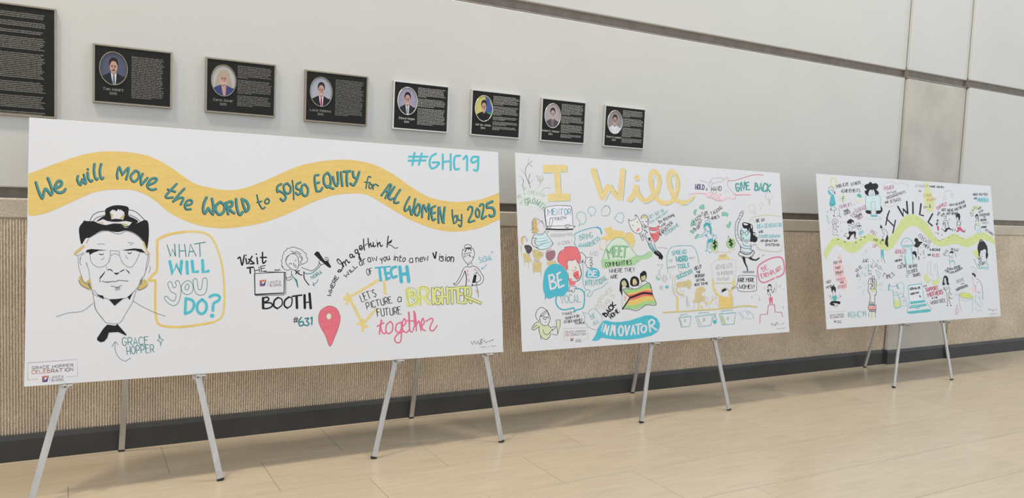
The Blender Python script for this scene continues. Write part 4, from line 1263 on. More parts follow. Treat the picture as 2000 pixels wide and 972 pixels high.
a.s((96, 130, 96), 1.0, '545,770 570,790|530,790 500,850 485,930|590,790 620,850 615,940|830,690 820,750 840,770 880,750|820,700 850,740|795,810 790,870 830,935 900,940 950,890 955,830 920,765')
a.t((34, 52, 44), '$', '530,930 590,930', 115, 2.4)
a.t((34, 52, 44), '$', '850,890 910,880', 95, 2.4)
a.s(TH, 1.6, '370,985 400,1005 420,990|440,1000 460,1035 490,1010')
a.s(TAN, 1.2, '510,1000 620,985 600,1010 500,1020|820,985 880,1000 950,960 940,985|560,1040 680,1020 870,1030')

a.part('be_an_bubble', 'tall girl with glasses raising her arm beside tan bubble')
a.s((206, 200, 178), 1.4, '1230,410 1270,360 1340,330|1230,415 1320,400 1345,460')
a.s((196, 202, 150), 2.0, '1300,345 1450,310 1600,298 1860,325')
a.s((206, 202, 180), 1.2, '1365,870 1390,950 1450,1000|1230,190 1225,120 1270,85 1330,110 1340,180 1310,240 1250,230 1230,190|1340,180 1370,290|1310,240 1350,295|1435,130 1450,75 1490,60 1508,110 1480,150 1450,180 1445,240')
a.t(K, 'BE AN', '1375,440 1535,415', 60, 1.4)
a.t((112, 186, 204), 'IDEA GENERATOR', '1385,555 1870,525', 76, 1.4)
a.t(K, 'AND', '1420,650 1500,640', 48, 1.1)
a.t((104, 186, 198), 'CHOREOGRAPH', '1420,745 1830,740', 58, 1.3)
a.t(K, 'INFORMATION', '1455,825 1785,820', 44, 1.1)
a.t(K, 'SYSTEMS!', '1550,900 1825,905', 46, 1.2)
a.f((200, 224, 230), '1065,560 1110,500 1240,620 1250,780 1150,790 1070,700')
a.f(K, '1100,450 1150,440 1250,465 1300,510 1305,620 1350,640 1350,710 1390,730 1385,800 1340,830 1290,815 1250,810 1255,640 1200,600 1180,560 1130,560 1100,510')
a.f(WH, '1110,455 1170,460 1215,480 1180,500 1130,490|1265,480 1290,520 1280,570 1262,530|1240,540 1235,590 1220,600|1310,650 1345,650 1335,690 1315,690', smooth=False)
a.oval(K, 1090, 635, 22, 42, w=1.4)
a.oval(K, 1180, 650, 28, 44, w=1.4)
a.s(K, 1.4, '1112,640 1150,640|1205,650 1250,625', smooth=False)
a.s(K, 0.9, '1100,540 1065,600 1065,700 1090,770|1110,690 1125,700|1070,770 1100,800 1160,810 1240,800')
a.s(TS, 1.8, '1075,690 1090,750 1150,780 1240,775')
a.s(K, 1.3, '1110,730 1125,745 1112,760')
a.s(TS, 1.0, '1150,820 1165,840 1200,835 1205,815')
a.s(K, 1.0, '1120,205 1060,250 1025,350 970,440 955,560 960,680 985,780 1030,860 1070,910 1060,1010|1120,230 1105,300 1060,380 1020,480 1005,600 1020,700 1060,770 1100,810|1030,370 1060,385|1070,240 1100,270|1060,300 1090,320')
a.s(GR, 1.0, '1000,430 1035,440|980,520 1010,525|970,590 1005,590|980,680 1015,670')
a.s((160, 206, 212), 1.6, '990,470 1020,475|975,550 1005,555|1005,740 1030,730|1025,800 1045,790')
a.s(K, 1.0, '1270,860 1265,990|1290,890 1360,865')
a.s(TH, 1.8, '1100,840 1150,900 1265,900|1075,920 1160,950 1260,950')
a.fr(1340, 470, 10)
a.s(TH, 1.8, '1090,200 1180,235 1260,225')
a.s(K, 1.0, '1060,100 1065,200|1265,100 1270,190')
a.s(K, 1.9, '1050,205 1120,250 1200,265 1265,240 1300,190')
a.s(K, 1.4, '1050,205 1025,250 1040,290 1070,290 1085,320 1120,300 1150,330 1190,325 1230,335 1270,300 1300,300 1310,260 1335,240 1320,200 1290,180')
a.f(K, '1090,315 1150,320 1160,420 1200,520 1210,610 1190,615 1185,530 1125,420|1210,330 1270,315 1300,350 1360,365 1420,325 1445,335 1420,355 1370,390 1310,385 1250,365', smooth=False)
a.f((150, 156, 166), '1105,590 1330,590 1325,625 1110,625', smooth=False)
a.s((196, 202, 160), 1.8, '1420,150 1500,185 1620,200 1800,210 1870,170')
a.s((206, 202, 180), 1.1, '1370,60 1390,120 1430,155|1870,170 1890,60')
a.s(K, 0.8, '1480,305 1495,290|1500,270 1503,285|1515,270 1530,290')

a.part('be_exemplary_bubble', 'pink outlined bubble above a woman on a podium')
PK = (216, 124, 156)
a.s(PK, 2.8, '1720,730 1640,770 1520,815 1440,780 1410,700 1395,600 1410,500 1500,420 1640,350 1780,318 1860,330 1900,400 1920,530 1910,620 1850,680 1765,715')
a.t((216, 100, 130), 'BE', '1500,600 1610,540', 88, 1.7)
a.t((216, 100, 130), 'EXEMPLARY', '1475,725 1640,680 1790,610 1880,550', 82, 1.8)
a.fr(1340, 550, 10)
a.f(K, '1590,100 1610,50 1650,45 1670,90 1665,110 1640,75 1600,90 1600,130|1580,150 1610,150 1620,185 1590,195|1650,155 1680,150 1675,180', smooth=False)
a.s(K, 1.0, '1600,100 1605,140 1635,160 1665,130 1668,100|1590,190 1600,240 1620,260|1610,190 1640,220 1650,290|1690,200 1725,150 1720,110|1670,190 1690,220 1720,180|1640,250 1645,290')
a.f((222, 98, 130), '1618,305 1690,300 1690,420 1670,420 1660,350 1650,430 1630,430', smooth=False)
a.s(K, 1.0, '1635,435 1655,440|1675,425 1698,428|1625,110 1630,112|1645,110 1650,112')
a.s((212, 84, 124), 1.7, '1438,820 1450,640 1590,628 1605,455 1725,445 1742,592 1870,597 1885,685', smooth=False)
a.s(LG, 0.8, '1765,10 1750,210|1290,270 1285,330|1265,300 1305,300|1425,280 1435,390|1405,345 1455,350|1525,100 1530,150|1830,60 1835,120|1815,90 1850,90|1900,130 1895,160|1895,470 1895,540|1875,500 1920,490|1365,240 1365,270', smooth=False)
signature((1340, 550, 10), '1655,800 1670,850 1690,800 1710,860 1740,820 1745,860 1770,790 1785,830 1830,820|1750,800 1790,785', '1855,835 1870,830|1890,815 1912,800|1750,914 1755,914', '1775,914 1850,912|1870,905 1945,905', (110, 108, 112))

a.part('advocate_drawing', 'yellow people at a desk holding up a placard, laptops below')
a.fr(1340, 470, 10)
YB = (222, 202, 128)
a.f((206, 184, 130), '640,330 645,280 780,250 800,310', smooth=False)
a.f(YB, '610,370 640,320 840,310 855,355', smooth=False)
a.s((206, 206, 196), 1.5, '530,800 505,600 495,470 540,410 640,370 900,365 970,390 975,560 945,780')
a.s((190, 196, 110), 2.0, '540,830 930,822')
a.t(LG, 'ADVOCATE', '580,560 915,520', 85, 1.1)
a.t(LG, 'to IMPROVE', '600,675 930,660', 75, 1.0)
a.t(LG, 'PAYGAP', '615,785 845,765', 60, 1.0)
a.s(YB, 4.2, '525,760 540,900 600,1040 650,1090|940,770 920,900 880,980 840,1040')
a.s(K, 1.0, '880,925 960,890 1000,840 1015,720 1020,690 1090,675 1340,680 1375,720 1378,900 1350,980 1090,990 1010,960 1010,910 900,935')
a.t(K, 'HIRE MORE', '1020,805 1330,805', 82, 1.3)
a.t(K, 'WOMEN!', '1040,935 1330,940', 82, 1.3)
a.fr(1340, 550, 10)
a.f((226, 196, 112), '645,300 700,250 830,300 900,230 900,520 660,520 635,420', smooth=False)
a.f((218, 216, 222), '670,210 690,150 750,120 810,140 830,210 815,270 760,300 700,270')
a.s(K, 0.9, '690,170 740,125 800,130 830,180')
a.f(K, '690,215 700,160 750,130 790,140 790,165 745,185', smooth=False)
a.s(YB, 4.0, '530,60 560,180 640,270')
a.s(YB, 2.0, '900,140 830,190')
a.s((214, 196, 120), 3.6, '880,250 890,380 905,510')
a.s((206, 192, 196), 1.0, '590,300 590,420 650,495|905,270 930,420|160,420 155,540|455,470 460,510|0,280 20,350 30,480')
a.f((210, 190, 138), '180,220 210,130 300,90 350,110 380,180 320,200 300,250 350,300 350,360 290,390 250,410 130,395 170,330', smooth=True)
a.s((206, 180, 170), 1.0, '350,250 380,310 430,300|430,330 440,380|530,260 500,330 530,350|560,260 570,320 530,340|370,400 400,480|330,380 380,360 370,310')
a.s(YB, 2.6, '380,390 430,430 490,390 530,330|250,420 245,540|300,470 320,540')
a.s((206, 192, 120), 2.6, '-450,600 -300,590 -100,580 60,570 250,555 500,540 700,525 900,505 1050,480 1200,470 1380,490')
for p_, q_ in (('180,680 515,635 480,850 255,875', '235,650 245,610 435,598 450,635'), ('645,625 970,602 935,825 705,838', '685,615 690,572 895,550 905,600'), ('-145,700 100,672 70,865 -90,885', '-110,680 -105,650 15,625 35,660')):
    a.s((110, 176, 188), 1.3, p_, smooth=False, closed=True)
    a.s((90, 184, 190), 1.7, p_.split()[0] + ' ' + p_.split()[1], smooth=False)
    a.s((110, 176, 188), 1.1, q_, smooth=False)
a.f((176, 204, 158), '670,655 715,650 780,820 725,830', smooth=False)
a.s((176, 192, 150), 2.0, '225,700 290,840|-120,720 -80,860')
a.oval((110, 176, 188), 350, 740, 16, 32, w=1.2)
a.oval((110, 176, 188), 815, 718, 15, 28, w=1.0)
a.oval((110, 176, 188), -20, 760, 14, 26, w=1.0)
a.s(TH, 1.3, '540,620 545,680 525,730 530,790 560,815 590,790 590,730 570,680 575,615')
a.f((70, 184, 190), '530,770 560,740 590,770 585,810 545,815', smooth=False)
a.s((160, 190, 200), 0.9, '1020,575 1120,735|1060,580 1130,700|1115,575 1240,575 1320,710 1150,705|1180,600 1220,590 1230,630 1190,635 1180,600')
a.fr(1180, 520, 10)
a.t(K, 'HELP', '1780,80 1910,20', 66, 1.2)
a.t(K, 'THE', '1800,135 1880,125', 42, 1.0)
a.t(K, 'PERSON', '1780,225 1960,195', 58, 1.2)
a.t(K, 'SITTING', '1800,300 1960,275', 44, 1.1)
a.t(K, 'NEXT TO ME', '1765,385 2025,350', 48, 1.1)
a.s((206, 196, 160), 1.1, '1345,170 1340,260 1335,400 1360,530 1430,610|1375,200 1385,300 1360,450 1400,560 1440,590')
a.f((208, 190, 132), '1410,380 1430,310 1520,300 1590,290 1600,390 1560,400 1510,390 1450,410|1610,290 1650,260 1700,310 1690,400 1660,440 1620,390')
a.s((208, 194, 136), 2.6, '1415,430 1420,490 1470,540 1540,550')
a.s((200, 190, 180), 0.9, '1480,440 1500,480 1470,500|1540,450 1555,500 1530,520|1550,560 1620,590 1630,680|1600,640 1620,790|1640,680 1670,800|1500,580 1530,610 1560,580')
a.s(YB, 3.4, '1435,600 1430,700 1435,880')
a.flush()
# ================================================================== BOARD 3
a = board('display_board.002', 'farthest white board with a winding green path and black I WILL lettering',
          [(1594, 339), (1935, 363), (1955, 617), (1615, 643)])
a.step = 4
a.ws = 0.68
LM = (206, 216, 142)
MGT = (196, 92, 124)
PP = (176, 120, 150)
LT = (204, 224, 228)
T2 = (78, 184, 192)

a.part('green_path', 'winding pale green marker path', z=0.00035)
top = [(1608, 496), (1615, 480), (1624, 468), (1634, 463.5), (1644, 467), (1654, 471), (1666, 471.5), (1678, 465), (1690, 458.5), (1698, 457), (1708, 460), (1720, 467), (1732, 468), (1738, 462), (1746, 452),
       (1754, 440), (1762, 428), (1770, 421), (1781, 418), (1792, 421), (1802, 428), (1814, 440), (1822, 454), (1828, 464), (1836, 468), (1848, 463), (1860, 457.5), (1868, 457.5), (1880, 464), (1888, 465.5),
       (1898, 461), (1908, 455), (1920, 453), (1932, 459), (1942.6, 467)]
bot = [(1613, 506), (1620, 494), (1628, 482), (1636, 478.5), (1644, 482), (1654, 490), (1666, 494), (1676, 490), (1686, 480), (1695, 472), (1703, 471), (1713, 479), (1723, 487), (1734, 488), (1744, 483),
       (1754, 469), (1762, 455), (1770, 446), (1780, 441.5), (1790, 442), (1798, 448), (1808, 459), (1818, 470), (1828, 478), (1840, 481.5), (1854, 478), (1864, 475.5), (1876, 479), (1888, 482.5), (1898, 480),
       (1908, 473), (1922, 468), (1934, 473), (1943.4, 477.5)]
a.f(LM, catmull(top, False, 3) + catmull(bot, False, 3)[::-1], smooth=False, raw=True)

a.part('title_lettering', 'bold black arched lettering')
a.fr(1590, 420, 10)
a.s(K, 2.4, '1440,-20 1400,190|1590,100 1538,345|1425,80 1555,210', smooth=False)
a.fr(1590, 330, 10)
a.s(K, 2.4, '1470,815 1440,900 1415,960', smooth=False)
a.s(K, 3.0, '1635,730 1738,915|1740,780 1828,870|1810,635 1828,870|1928,650 1932,865', smooth=False)
a.s(K, 2.0, '1738,915 1742,785', smooth=False)
a.fr(1760, 345, 10)
a.s(K, 3.0, '388,530 362,740 430,758|612,725 528,885 605,955', smooth=False)

a.part('footprint_marks', 'black footprints along the path')
a.fr(1590, 420, 10)
a.s(K, 1.0, '345,495 370,490|440,485 470,475|575,510 610,525|790,550 825,530|890,495 925,475|900,425 930,425|960,418 1000,430', smooth=False)
for x_, y_ in ((470, 475), (603, 525), (820, 530), (915, 478), (990, 428)):
    a.oval(K, x_, y_, 14, 9)
a.fr(1760, 430, 10)
a.s(K, 1.6, '665,335 690,360|715,385 765,405|785,375 840,368|905,345 955,325|985,290 1030,280|1070,290 1115,305|1165,345 1215,362', smooth=False, taper=0.5)

a.part('publicize_drawing', 'woman in teal dress with lettering and round badges')
a.fr(1590, 330, 10)
a.s((212, 220, 152), 2.4, '330,200 360,175 400,180|330,180 325,280 350,330 400,350|420,200 440,260 420,300')
a.f(T2, '270,420 300,415 325,460 350,490 375,490 400,560 420,670 400,715 340,730 300,710 310,600 325,530 320,500 290,490 275,450')
a.s(K, 0.8, '290,400 285,370 320,345 360,355 380,400 355,420|330,390 345,410 325,415|350,460 370,440 380,420|310,660 340,690 380,690 410,660|340,735 335,790 320,770 330,830|380,740 420,760 430,800 340,800|395,800 395,900 370,900')
a.s(K, 1.6, '390,440 410,480|405,435 400,490|315,780 330,800|375,905 410,930')
a.s(T2, 1.0, '225,915 260,900 270,960|235,840 290,820', smooth=False)
a.fr(1590, 420, 10)
a.s((120, 200, 200), 1.0, '255,20 250,70 285,175|290,60 300,170 280,175', smooth=False)
a.fr(1590, 330, 10)
a.t(K, 'PUBLICIZE', '450,380 560,340 675,325', 62, 1.0)
a.t(K, 'OTHERS', '725,330 915,290', 60, 1.0)
a.t(K, 'ACHIEVEMENTS', '530,460 900,450', 66, 1.0)
a.oval((216, 222, 176), 565, 565, 60, 85)
a.s((70, 130, 190), 2.0, '590,525 565,540 560,630|535,575 590,570')
a.oval((218, 222, 196), 875, 580, 60, 95)
a.f((70, 184, 176), '835,510 870,480 915,500 925,550 890,560 850,540')
a.f(WH, '840,560 870,545 900,580 895,610 850,600')
a.s((90, 180, 190), 1.1, '510,690 490,750 495,880 530,940|480,920 520,935|495,900 440,915')
a.t(PP, 'AMPLIFY', '525,775 740,715', 66, 1.0)
a.t(K, 'their', '590,850 680,805', 48, 1.0)
a.t(K, 'VOICE', '600,910 720,840', 50, 1.0)
a.t(PP, 'ENCOURAGE', '770,950 880,830 1040,770', 75, 1.0)
a.t(K, 'YOUNG', '810,960 935,890', 45, 1.1)
a.fr(1590, 420, 10)
a.t(PP, 'GIRLS', '860,90 955,45', 50, 1.0)
a.s(LG, 0.8, '760,-190 810,-230|765,-130 820,-110|525,130 525,160|560,140 605,135|520,320 560,280|295,280 310,260', smooth=False)

a.part('monitor_woman_drawing', 'black haired woman behind a computer screen')
a.fr(1590, 330, 10)
a.f(K, '1060,285 1100,248 1145,285 1200,275 1250,310 1245,370 1215,400 1255,440 1265,480 1240,500 1210,490 1215,520 1200,520 1180,440 1150,395 1130,440 1120,400 1080,420 1060,480 1065,525 1035,510 1000,480 990,430 1030,405 990,370 985,320 1020,295')
a.f(LT, '1005,530 1280,525 1300,720 1305,800 1000,800', smooth=False)
a.s(TS, 1.2, '1000,530 1100,520 1280,525 1300,790|1005,540 1000,800')
a.s(TS, 1.0, '1110,640 1125,900|1190,640 1200,900|1115,635 1180,632', smooth=False)
a.s(GR, 0.9, '1160,565 1160,590|1090,465 1110,455|1140,460 1165,455|1110,490 1160,488', smooth=False)
a.f(K, '1010,800 1110,810 1115,880 1060,875 1005,850|1210,810 1300,805 1305,715 1335,770 1335,820 1290,870 1215,880', smooth=False)
a.f(T2, '1100,905 1160,895 1235,905 1230,925 1150,930 1100,920')
a.s((150, 210, 214), 1.2, '1040,925 1020,960|1240,920 1330,960')
a.fr(1590, 420, 10)
a.s((150, 210, 214), 1.0, '1055,68 1200,80 1325,78')
a.fr(1590, 330, 10)
a.s((204, 208, 212), 1.2, '1370,400 1340,330 1400,270 1500,240 1620,290 1700,270 1820,310 1850,360|1370,700 1450,730 1560,710 1700,640')
a.t(PP, 'POWER', '1380,415 1560,385', 75, 1.1)
a.t(GR, 'through', '1425,490 1610,455', 42, 0.8)
a.t(GR, 'DISCOURAGEMENTS', '1425,590 1790,465', 52, 1.1)
a.t(K, 'AND', '1385,670 1450,660', 42, 1.1)
a.t(GR, 'SETBACKS', '1490,665 1700,610', 58, 1.1)
a.s(LG, 0.8, '925,345 950,350|930,310 960,325|950,290 965,310', smooth=False)

a.part('cyber_security_drawing', 'tall yellow green bottle shape with lettering')
a.fr(1760, 345, 10)
a.f((214, 218, 154), '440,160 460,110 500,105 540,150 550,230 600,330 640,450 640,600 600,680 540,690 500,640 460,480 440,340 470,240')
a.t(LG, 'INTRODUCE', '270,205 530,210', 48, 0.9)
a.t(K, 'MORE WOMEN', '555,208 835,222', 36, 1.1)
a.t(K, 'to', '340,290 385,297', 36, 1.0)
a.t((200, 160, 90), 'CYBER', '450,395 590,385', 56, 1.1)
a.t((200, 160, 90), 'SECURITY', '500,475 680,465', 45, 1.1)
a.s(K, 1.2, '430,580 460,575|440,620 480,600 470,575|485,592 525,585', smooth=False)
a.f((96, 130, 140), '545,605 580,608 565,540 550,525', smooth=False)
a.s((190, 202, 208), 1.0, '835,330 870,280 920,265 970,290 1000,350|880,255 890,280|820,380 860,370 870,430 840,450 820,400|980,340 1020,340 1025,400 990,410 980,350')

a.part('connect_people_drawing', 'three small running people with lettering')
a.t(MGT, 'CONNECT', '722,645 800,585 905,560', 58, 1.5)
a.t(K, 'WITH THE PERSON', '945,575 1120,555 1250,500', 46, 1.0)
a.t(K, 'JUST AHEAD, AND THE ONE', '785,665 1030,670 1280,580', 50, 1.1)
a.t(K, 'AND', '722,765 765,700', 38, 1.0)
a.t(K, 'JUST BEHIND', '880,740 1110,740', 48, 1.0)
a.t(K, 'ONE', '795,778 860,722', 36, 1.0)
a.f(K, '1070,740 1100,715 1140,725 1155,780 1140,850 1125,840 1110,790 1085,790 1090,830 1070,790|700,840 725,835 725,860 705,890 715,920 700,950 680,920 700,890')
a.s(K, 0.9, '820,780 850,770 880,790 870,820 830,810|820,940 825,880 870,850 910,870 920,940|930,850 955,820|1090,830 1100,880 1090,930 1120,940|1125,850 1130,880 1165,900 1150,930|1165,850 1180,870|840,900 860,960|860,750 885,775')
a.fr(1760, 430, 10)
a.s(K, 0.9, '820,110 830,60 860,40 870,90 860,160 890,150|910,30 920,100 940,130|1095,30 1090,80 1150,95 1160,40|1090,90 1090,130|1150,90 1150,130|1000,200 1015,150|1035,210 1045,175 1070,200|990,180 1010,215')
a.f(K, '820,190 850,200 880,160 930,135 990,180 980,190 930,170 900,190 880,225 860,225|680,60 710,50 700,100 685,90', smooth=False)
a.s(K, 1.0, '785,150 830,200|860,225 820,190')
a.f((206, 80, 116), '1090,135 1160,130 1200,190 1245,215 1240,230 1190,225 1150,190 1110,225 1085,230 1070,215 1105,190|695,110 735,110 740,200 710,200', smooth=False)
a.s(K, 1.1, '1200,225 1240,228 1240,180|670,230 680,245|700,235 720,265 740,260|800,265 790,300|725,60 735,45')

a.part('learn_drawing', 'small figure with lettering near the right edge')
a.fr(1760, 345, 10)
a.t(K, 'ABOUT NEW TECH', '1400,365 1685,365', 44, 1.0)
a.t(K, 'AND', '1420,440 1475,438', 36, 1.0)
a.f((180, 218, 224), '1495,410 1690,400 1705,490 1500,480')
a.t((80, 170, 190), 'MOVEMENT', '1495,485 1705,500', 66, 1.4)
a.f((222, 226, 180), '1410,680 1400,600 1450,560 1520,560 1500,620 1440,680')
a.t((128, 150, 70), 'LEARN', '1400,765 1420,660 1500,620', 58, 1.3)
a.t(GR, 'FROM', '1510,650 1570,610', 38, 0.9)
a.t(GR, 'OTHER', '1530,720 1610,670', 42, 0.9)
a.t(GR, 'ENTREPRENEURS', '1535,775 1730,750', 46, 1.0)
a.t(GR, 'AND', '1610,800 1645,798', 26, 0.8)
a.t(K, 'BECOME', '1555,865 1670,858', 38, 1.0)
a.t(LG, 'MODELS', '1580,920 1710,910', 34, 0.9)
a.f(K, '1445,760 1470,725 1500,740 1510,800 1515,840 1500,820 1490,770 1465,770 1460,800 1450,790', smooth=False)
a.s(K, 0.8, '1460,790 1470,840 1455,880|1500,820 1520,860|1475,800 1490,830')
a.s((196, 210, 110), 1.8, '1450,950 1470,915 1530,905|1460,925 1510,945 1535,915')
a.fr(1760, 430, 10)
a.s((160, 214, 226), 1.6, '1490,110 1545,110 1555,160 1550,230 1490,240 1485,170|1500,160 1540,160|1495,200 1545,200')
a.s(K, 0.8, '1450,60 1440,130 1430,150|1440,150 1445,185|1465,0 1455,20|1500,0 1520,30')
a.t(K, 'of WOMEN', '1570,150 1665,145', 34, 1.0)
a.t(GR, 'NETWORKS', '1635,195 1790,300', 40, 1.0)

a.part('curly_figure_drawing', None)
a.fr(1590, 420, 10)
a.s(K, 0.8, '350,130 365,90 410,70 455,90 465,130 440,165 400,175 360,165 350,130|385,130 400,110 430,120 430,150 400,160 385,130|350,200 365,185 385,210 385,250 355,225|430,180 430,240 425,290|440,210 470,240 480,200|350,300 380,275 430,280 455,320 440,350|345,350 390,390 440,380 470,400 485,385|370,310 400,350')
a.part('kneeling_woman_drawing', None)
a.f(K, '640,130 680,90 700,75 750,90 780,120 770,140 740,130 725,170 690,160 660,165')
a.f(K, '680,305 730,320 800,310 820,340 805,440 785,440 780,360 720,400 690,470 665,480 630,440 670,430 690,390 670,350', smooth=False)
a.s(K, 0.9, '725,170 740,185 780,170 775,140|660,210 690,190 720,220 760,230 800,200 850,150|740,255 800,240 840,190|670,240 690,300|740,260 740,305|590,410 600,370 640,350|585,415 610,410 650,430|790,450 830,440 820,460 790,465|850,150 880,150 890,180')
a.s(K, 2.0, '835,225 870,200 925,210|870,240 900,200')
a.s(K, 0.8, '860,260 880,290|920,240 900,290|940,290 960,330|835,240 860,270')
a.f((150, 206, 214), '870,320 900,310 960,330 950,360 900,375 870,360')
a.s(TS, 1.0, '875,325 950,320|880,380 930,375|895,380 905,400')
a.part('pull_one_up_drawing', 'tall figure bending over the path with lettering')
a.t(PP, 'PULL', '1095,345 1220,400', 66, 1.2)
a.t(K, 'ONE', '1155,490 1240,515', 40, 1.1)
a.t(PP, 'UP', '1145,630 1220,640', 66, 1.2)
a.f(K, '1300,180 1340,240 1325,255 1285,250|1430,370 1450,430 1440,500 1450,620 1430,620 1400,580 1380,570 1390,480 1410,420|1315,470 1360,465 1350,530 1335,490 1320,510', smooth=False)
a.s(K, 0.9, '1335,270 1380,275 1420,320 1440,370|1340,280 1340,330 1380,390|1310,265 1325,290|1360,400 1330,440 1340,470|1290,490 1295,550|1310,500 1310,560 1340,570')
a.f(T2, '1300,675 1355,675 1365,850 1350,860 1330,760 1325,840 1310,850', smooth=False)
a.s(K, 0.9, '1320,860 1320,900|1360,860 1390,930', smooth=False)
a.s((176, 186, 200), 0.9, '985,680 1040,685|990,705 1040,705|960,745 970,780|1010,740 1040,745', smooth=False)

a.part('lighthouse_drawing', 'teal dispenser tower with faces and lettering')
a.s(T2, 1.8, '1700,590 1705,530 1750,465 1810,445 1880,475 1925,540 1930,600')
a.s(T2, 1.8, '1700,595 1930,585|1720,620 1920,610|1725,650 1770,650', smooth=False)
a.s((214, 170, 190), 0.9, '1760,530 1800,505 1860,515')
a.fr(1760, 430, 10)
a.f((198, 224, 228), '70,560 200,545 235,850 100,870', smooth=False)
a.s(TS, 1.3, '75,650 90,780 105,900 115,1050|160,545 200,545 205,650|205,560 225,760 235,850', smooth=False)
a.fr(1590, 420, 10)
a.t(MGT, 'ADVOCATE', '1580,750 1810,745', 75, 1.2)
a.t(LG, 'FOR', '1680,820 1730,815', 36, 0.8)
a.t(K, 'WOMEN', '1580,915 1720,890', 42, 1.3)
a.fr(1600, 500, 10)
a.t(K, 'of', '1600,160 1635,155', 34, 0.9)
a.t(K, 'COLOR', '1545,245 1695,215', 66, 1.0)
a.t(K, 'BEHIND', '1760,235 1915,205', 58, 1.1)
a.t(K, 'CLOSED', '1745,345 1920,295', 62, 1.1)
a.t(K, 'DOORS', '1840,405 1975,380', 58, 1.1)
a.s(TS, 1.2, '1660,0 1700,200 1720,370|1690,375 1760,370|1690,400 1740,410', smooth=False)
a.fr(1760, 430, 10)
a.f(K, '265,360 300,345 330,370 345,410 418,425 375,470 325,530 250,500 285,440 260,400|220,620 260,600 290,620 305,680 295,740 280,700 260,670 225,660|335,695 350,720 352,775 340,760', smooth=True)
a.s(K, 0.8, '225,680 225,740 255,765|240,720 255,740|330,540 330,660|370,530 395,535|395,600 400,610|375,640 385,690|430,580 450,600 430,640 455,680|430,740 470,715')
a.t(GR, 'EDUCATE', '330,310 430,400 560,480', 66, 1.0)
a.t(K, 'MEN', '425,500 525,560', 60, 1.2)
a.t(K, '& BECOME', '560,590 765,600', 44, 1.1)
a.t(K, 'OUR', '520,690 575,690', 34, 1.0)
a.t(MGT, 'ALLIES', '600,705 745,715', 62, 1.2)

a.part('raise_the_bar_drawing', 'figure lifting a teal bar with lettering')
a.t(GR, 'RAISE', '850,690 930,590', 50, 0.9)
a.t(K, 'THE', '965,582 1020,582', 34, 1.0)
a.t(GR, 'BAR', '1030,600 1110,615', 56, 1.1)
a.s(GR, 1.0, '835,690 915,695|920,660 940,700 950,740|1060,670 1075,720|915,760 950,780|970,690 975,720 1020,720|985,750 1010,760|930,650 960,620 1040,630 1070,690|1000,680 1010,700')
a.f((60, 66, 72), '950,640 960,605 1000,595 1020,620 1010,650 980,640', smooth=True)
a.s(T2, 1.8, '955,870 950,800 1040,795 1050,865|1000,775 1000,795', smooth=False)
a.fr(1770, 500, 10)
a.t(K, 'IN DATA SCIENCE', '795,260 900,270 1060,210', 40, 1.1)
a.t(K, 'FOR LATIN AMERICA', '755,300 900,340 1100,245', 42, 1.1)
a.s(K, 1.2, '855,205 870,210|940,190 965,200', smooth=False)

a.part('tell_my_story_drawing', 'black haired woman with an open book')
a.fr(1760, 430, 10)
a.f((208, 218, 130), '1410,600 1430,585 1460,600 1490,570 1510,600 1500,700 1480,750 1440,690 1405,640')
a.f(K, '1500,500 1530,400 1555,370 1600,400 1650,450 1680,540 1690,620 1700,680 1680,740 1660,750 1650,660 1660,600 1630,560 1590,585 1560,590 1540,640 1535,700 1515,710 1505,620 1490,550')
a.s(WH, 1.2, '1545,415 1560,395 1580,410')
a.s(K, 0.9, '1550,640 1570,636|1615,635 1635,628|1580,660 1590,670|1560,700 1600,705|1500,460 1490,500|1670,480 1690,580')
a.s(T2, 1.5, '1420,750 1480,880 1510,940|1500,930 1600,915 1720,925|1520,950 1600,935 1710,960|1680,850 1700,890|1655,770 1700,900')
a.t(K, 'TELL', '1515,780 1580,750', 45, 1.1)
a.t(K, 'MY', '1530,830 1580,810', 36, 1.0)
a.t(K, 'STORY', '1520,900 1655,850', 52, 1.1)
a.fr(1770, 500, 10)
a.s(LG, 0.9, '1255,240 1280,205 1330,220 1370,270|1290,280 1350,310 1400,300')

a.part('put_my_foot_down_drawing', 'pink patch with lettering over a meditating figure')
a.fr(1600, 500, 10)
PKP = (232, 196, 196)
a.f(PKP, '390,-20 440,-10 450,40 430,130 480,220 490,380 540,470 540,590 480,670 420,600 380,480 320,380 290,280 280,180 370,120')
a.t(PP, 'I', '360,60 380,58', 50, 1.0)
a.t(K, 'PUT MY', '290,160 450,125', 50, 1.1)
a.t(K, 'FOOT', '330,260 420,240', 48, 1.1)
a.t(K, 'DOWN!', '325,355 465,330', 52, 1.2)
a.t(PP, 'ON', '390,390 435,385', 30, 0.9)
a.t(MGT, 'MYSELF', '345,495 515,465', 54, 1.0)
a.t(K, 'AND', '410,530 475,525', 34, 1.0)
a.t(MGT, 'OTHERS', '370,640 535,600', 60, 1.0)
a.t(GR, 'TRUST', '140,545 245,510', 56, 1.0)
a.t(K, 'MYSELF', '145,640 310,600', 52, 1.0)
a.f(K, '235,640 240,600 270,580 310,600 325,640 320,690 300,700 290,660 265,670 260,700 245,700')
a.f(T2, '250,780 290,775 340,765 345,800 335,860 310,880 280,870 260,830', smooth=False)
a.f(K, '210,920 240,880 320,875 400,885 412,910 390,940 340,920 270,920 300,950 290,965 240,960 205,935')
a.s(K, 1.4, '290,950 310,990|350,945 340,985')
a.s(PP, 0.9, '265,700 262,770|315,700 318,765|190,800 210,760 240,860|350,830 400,800 430,780|430,800 400,760 410,740|280,930 330,940')

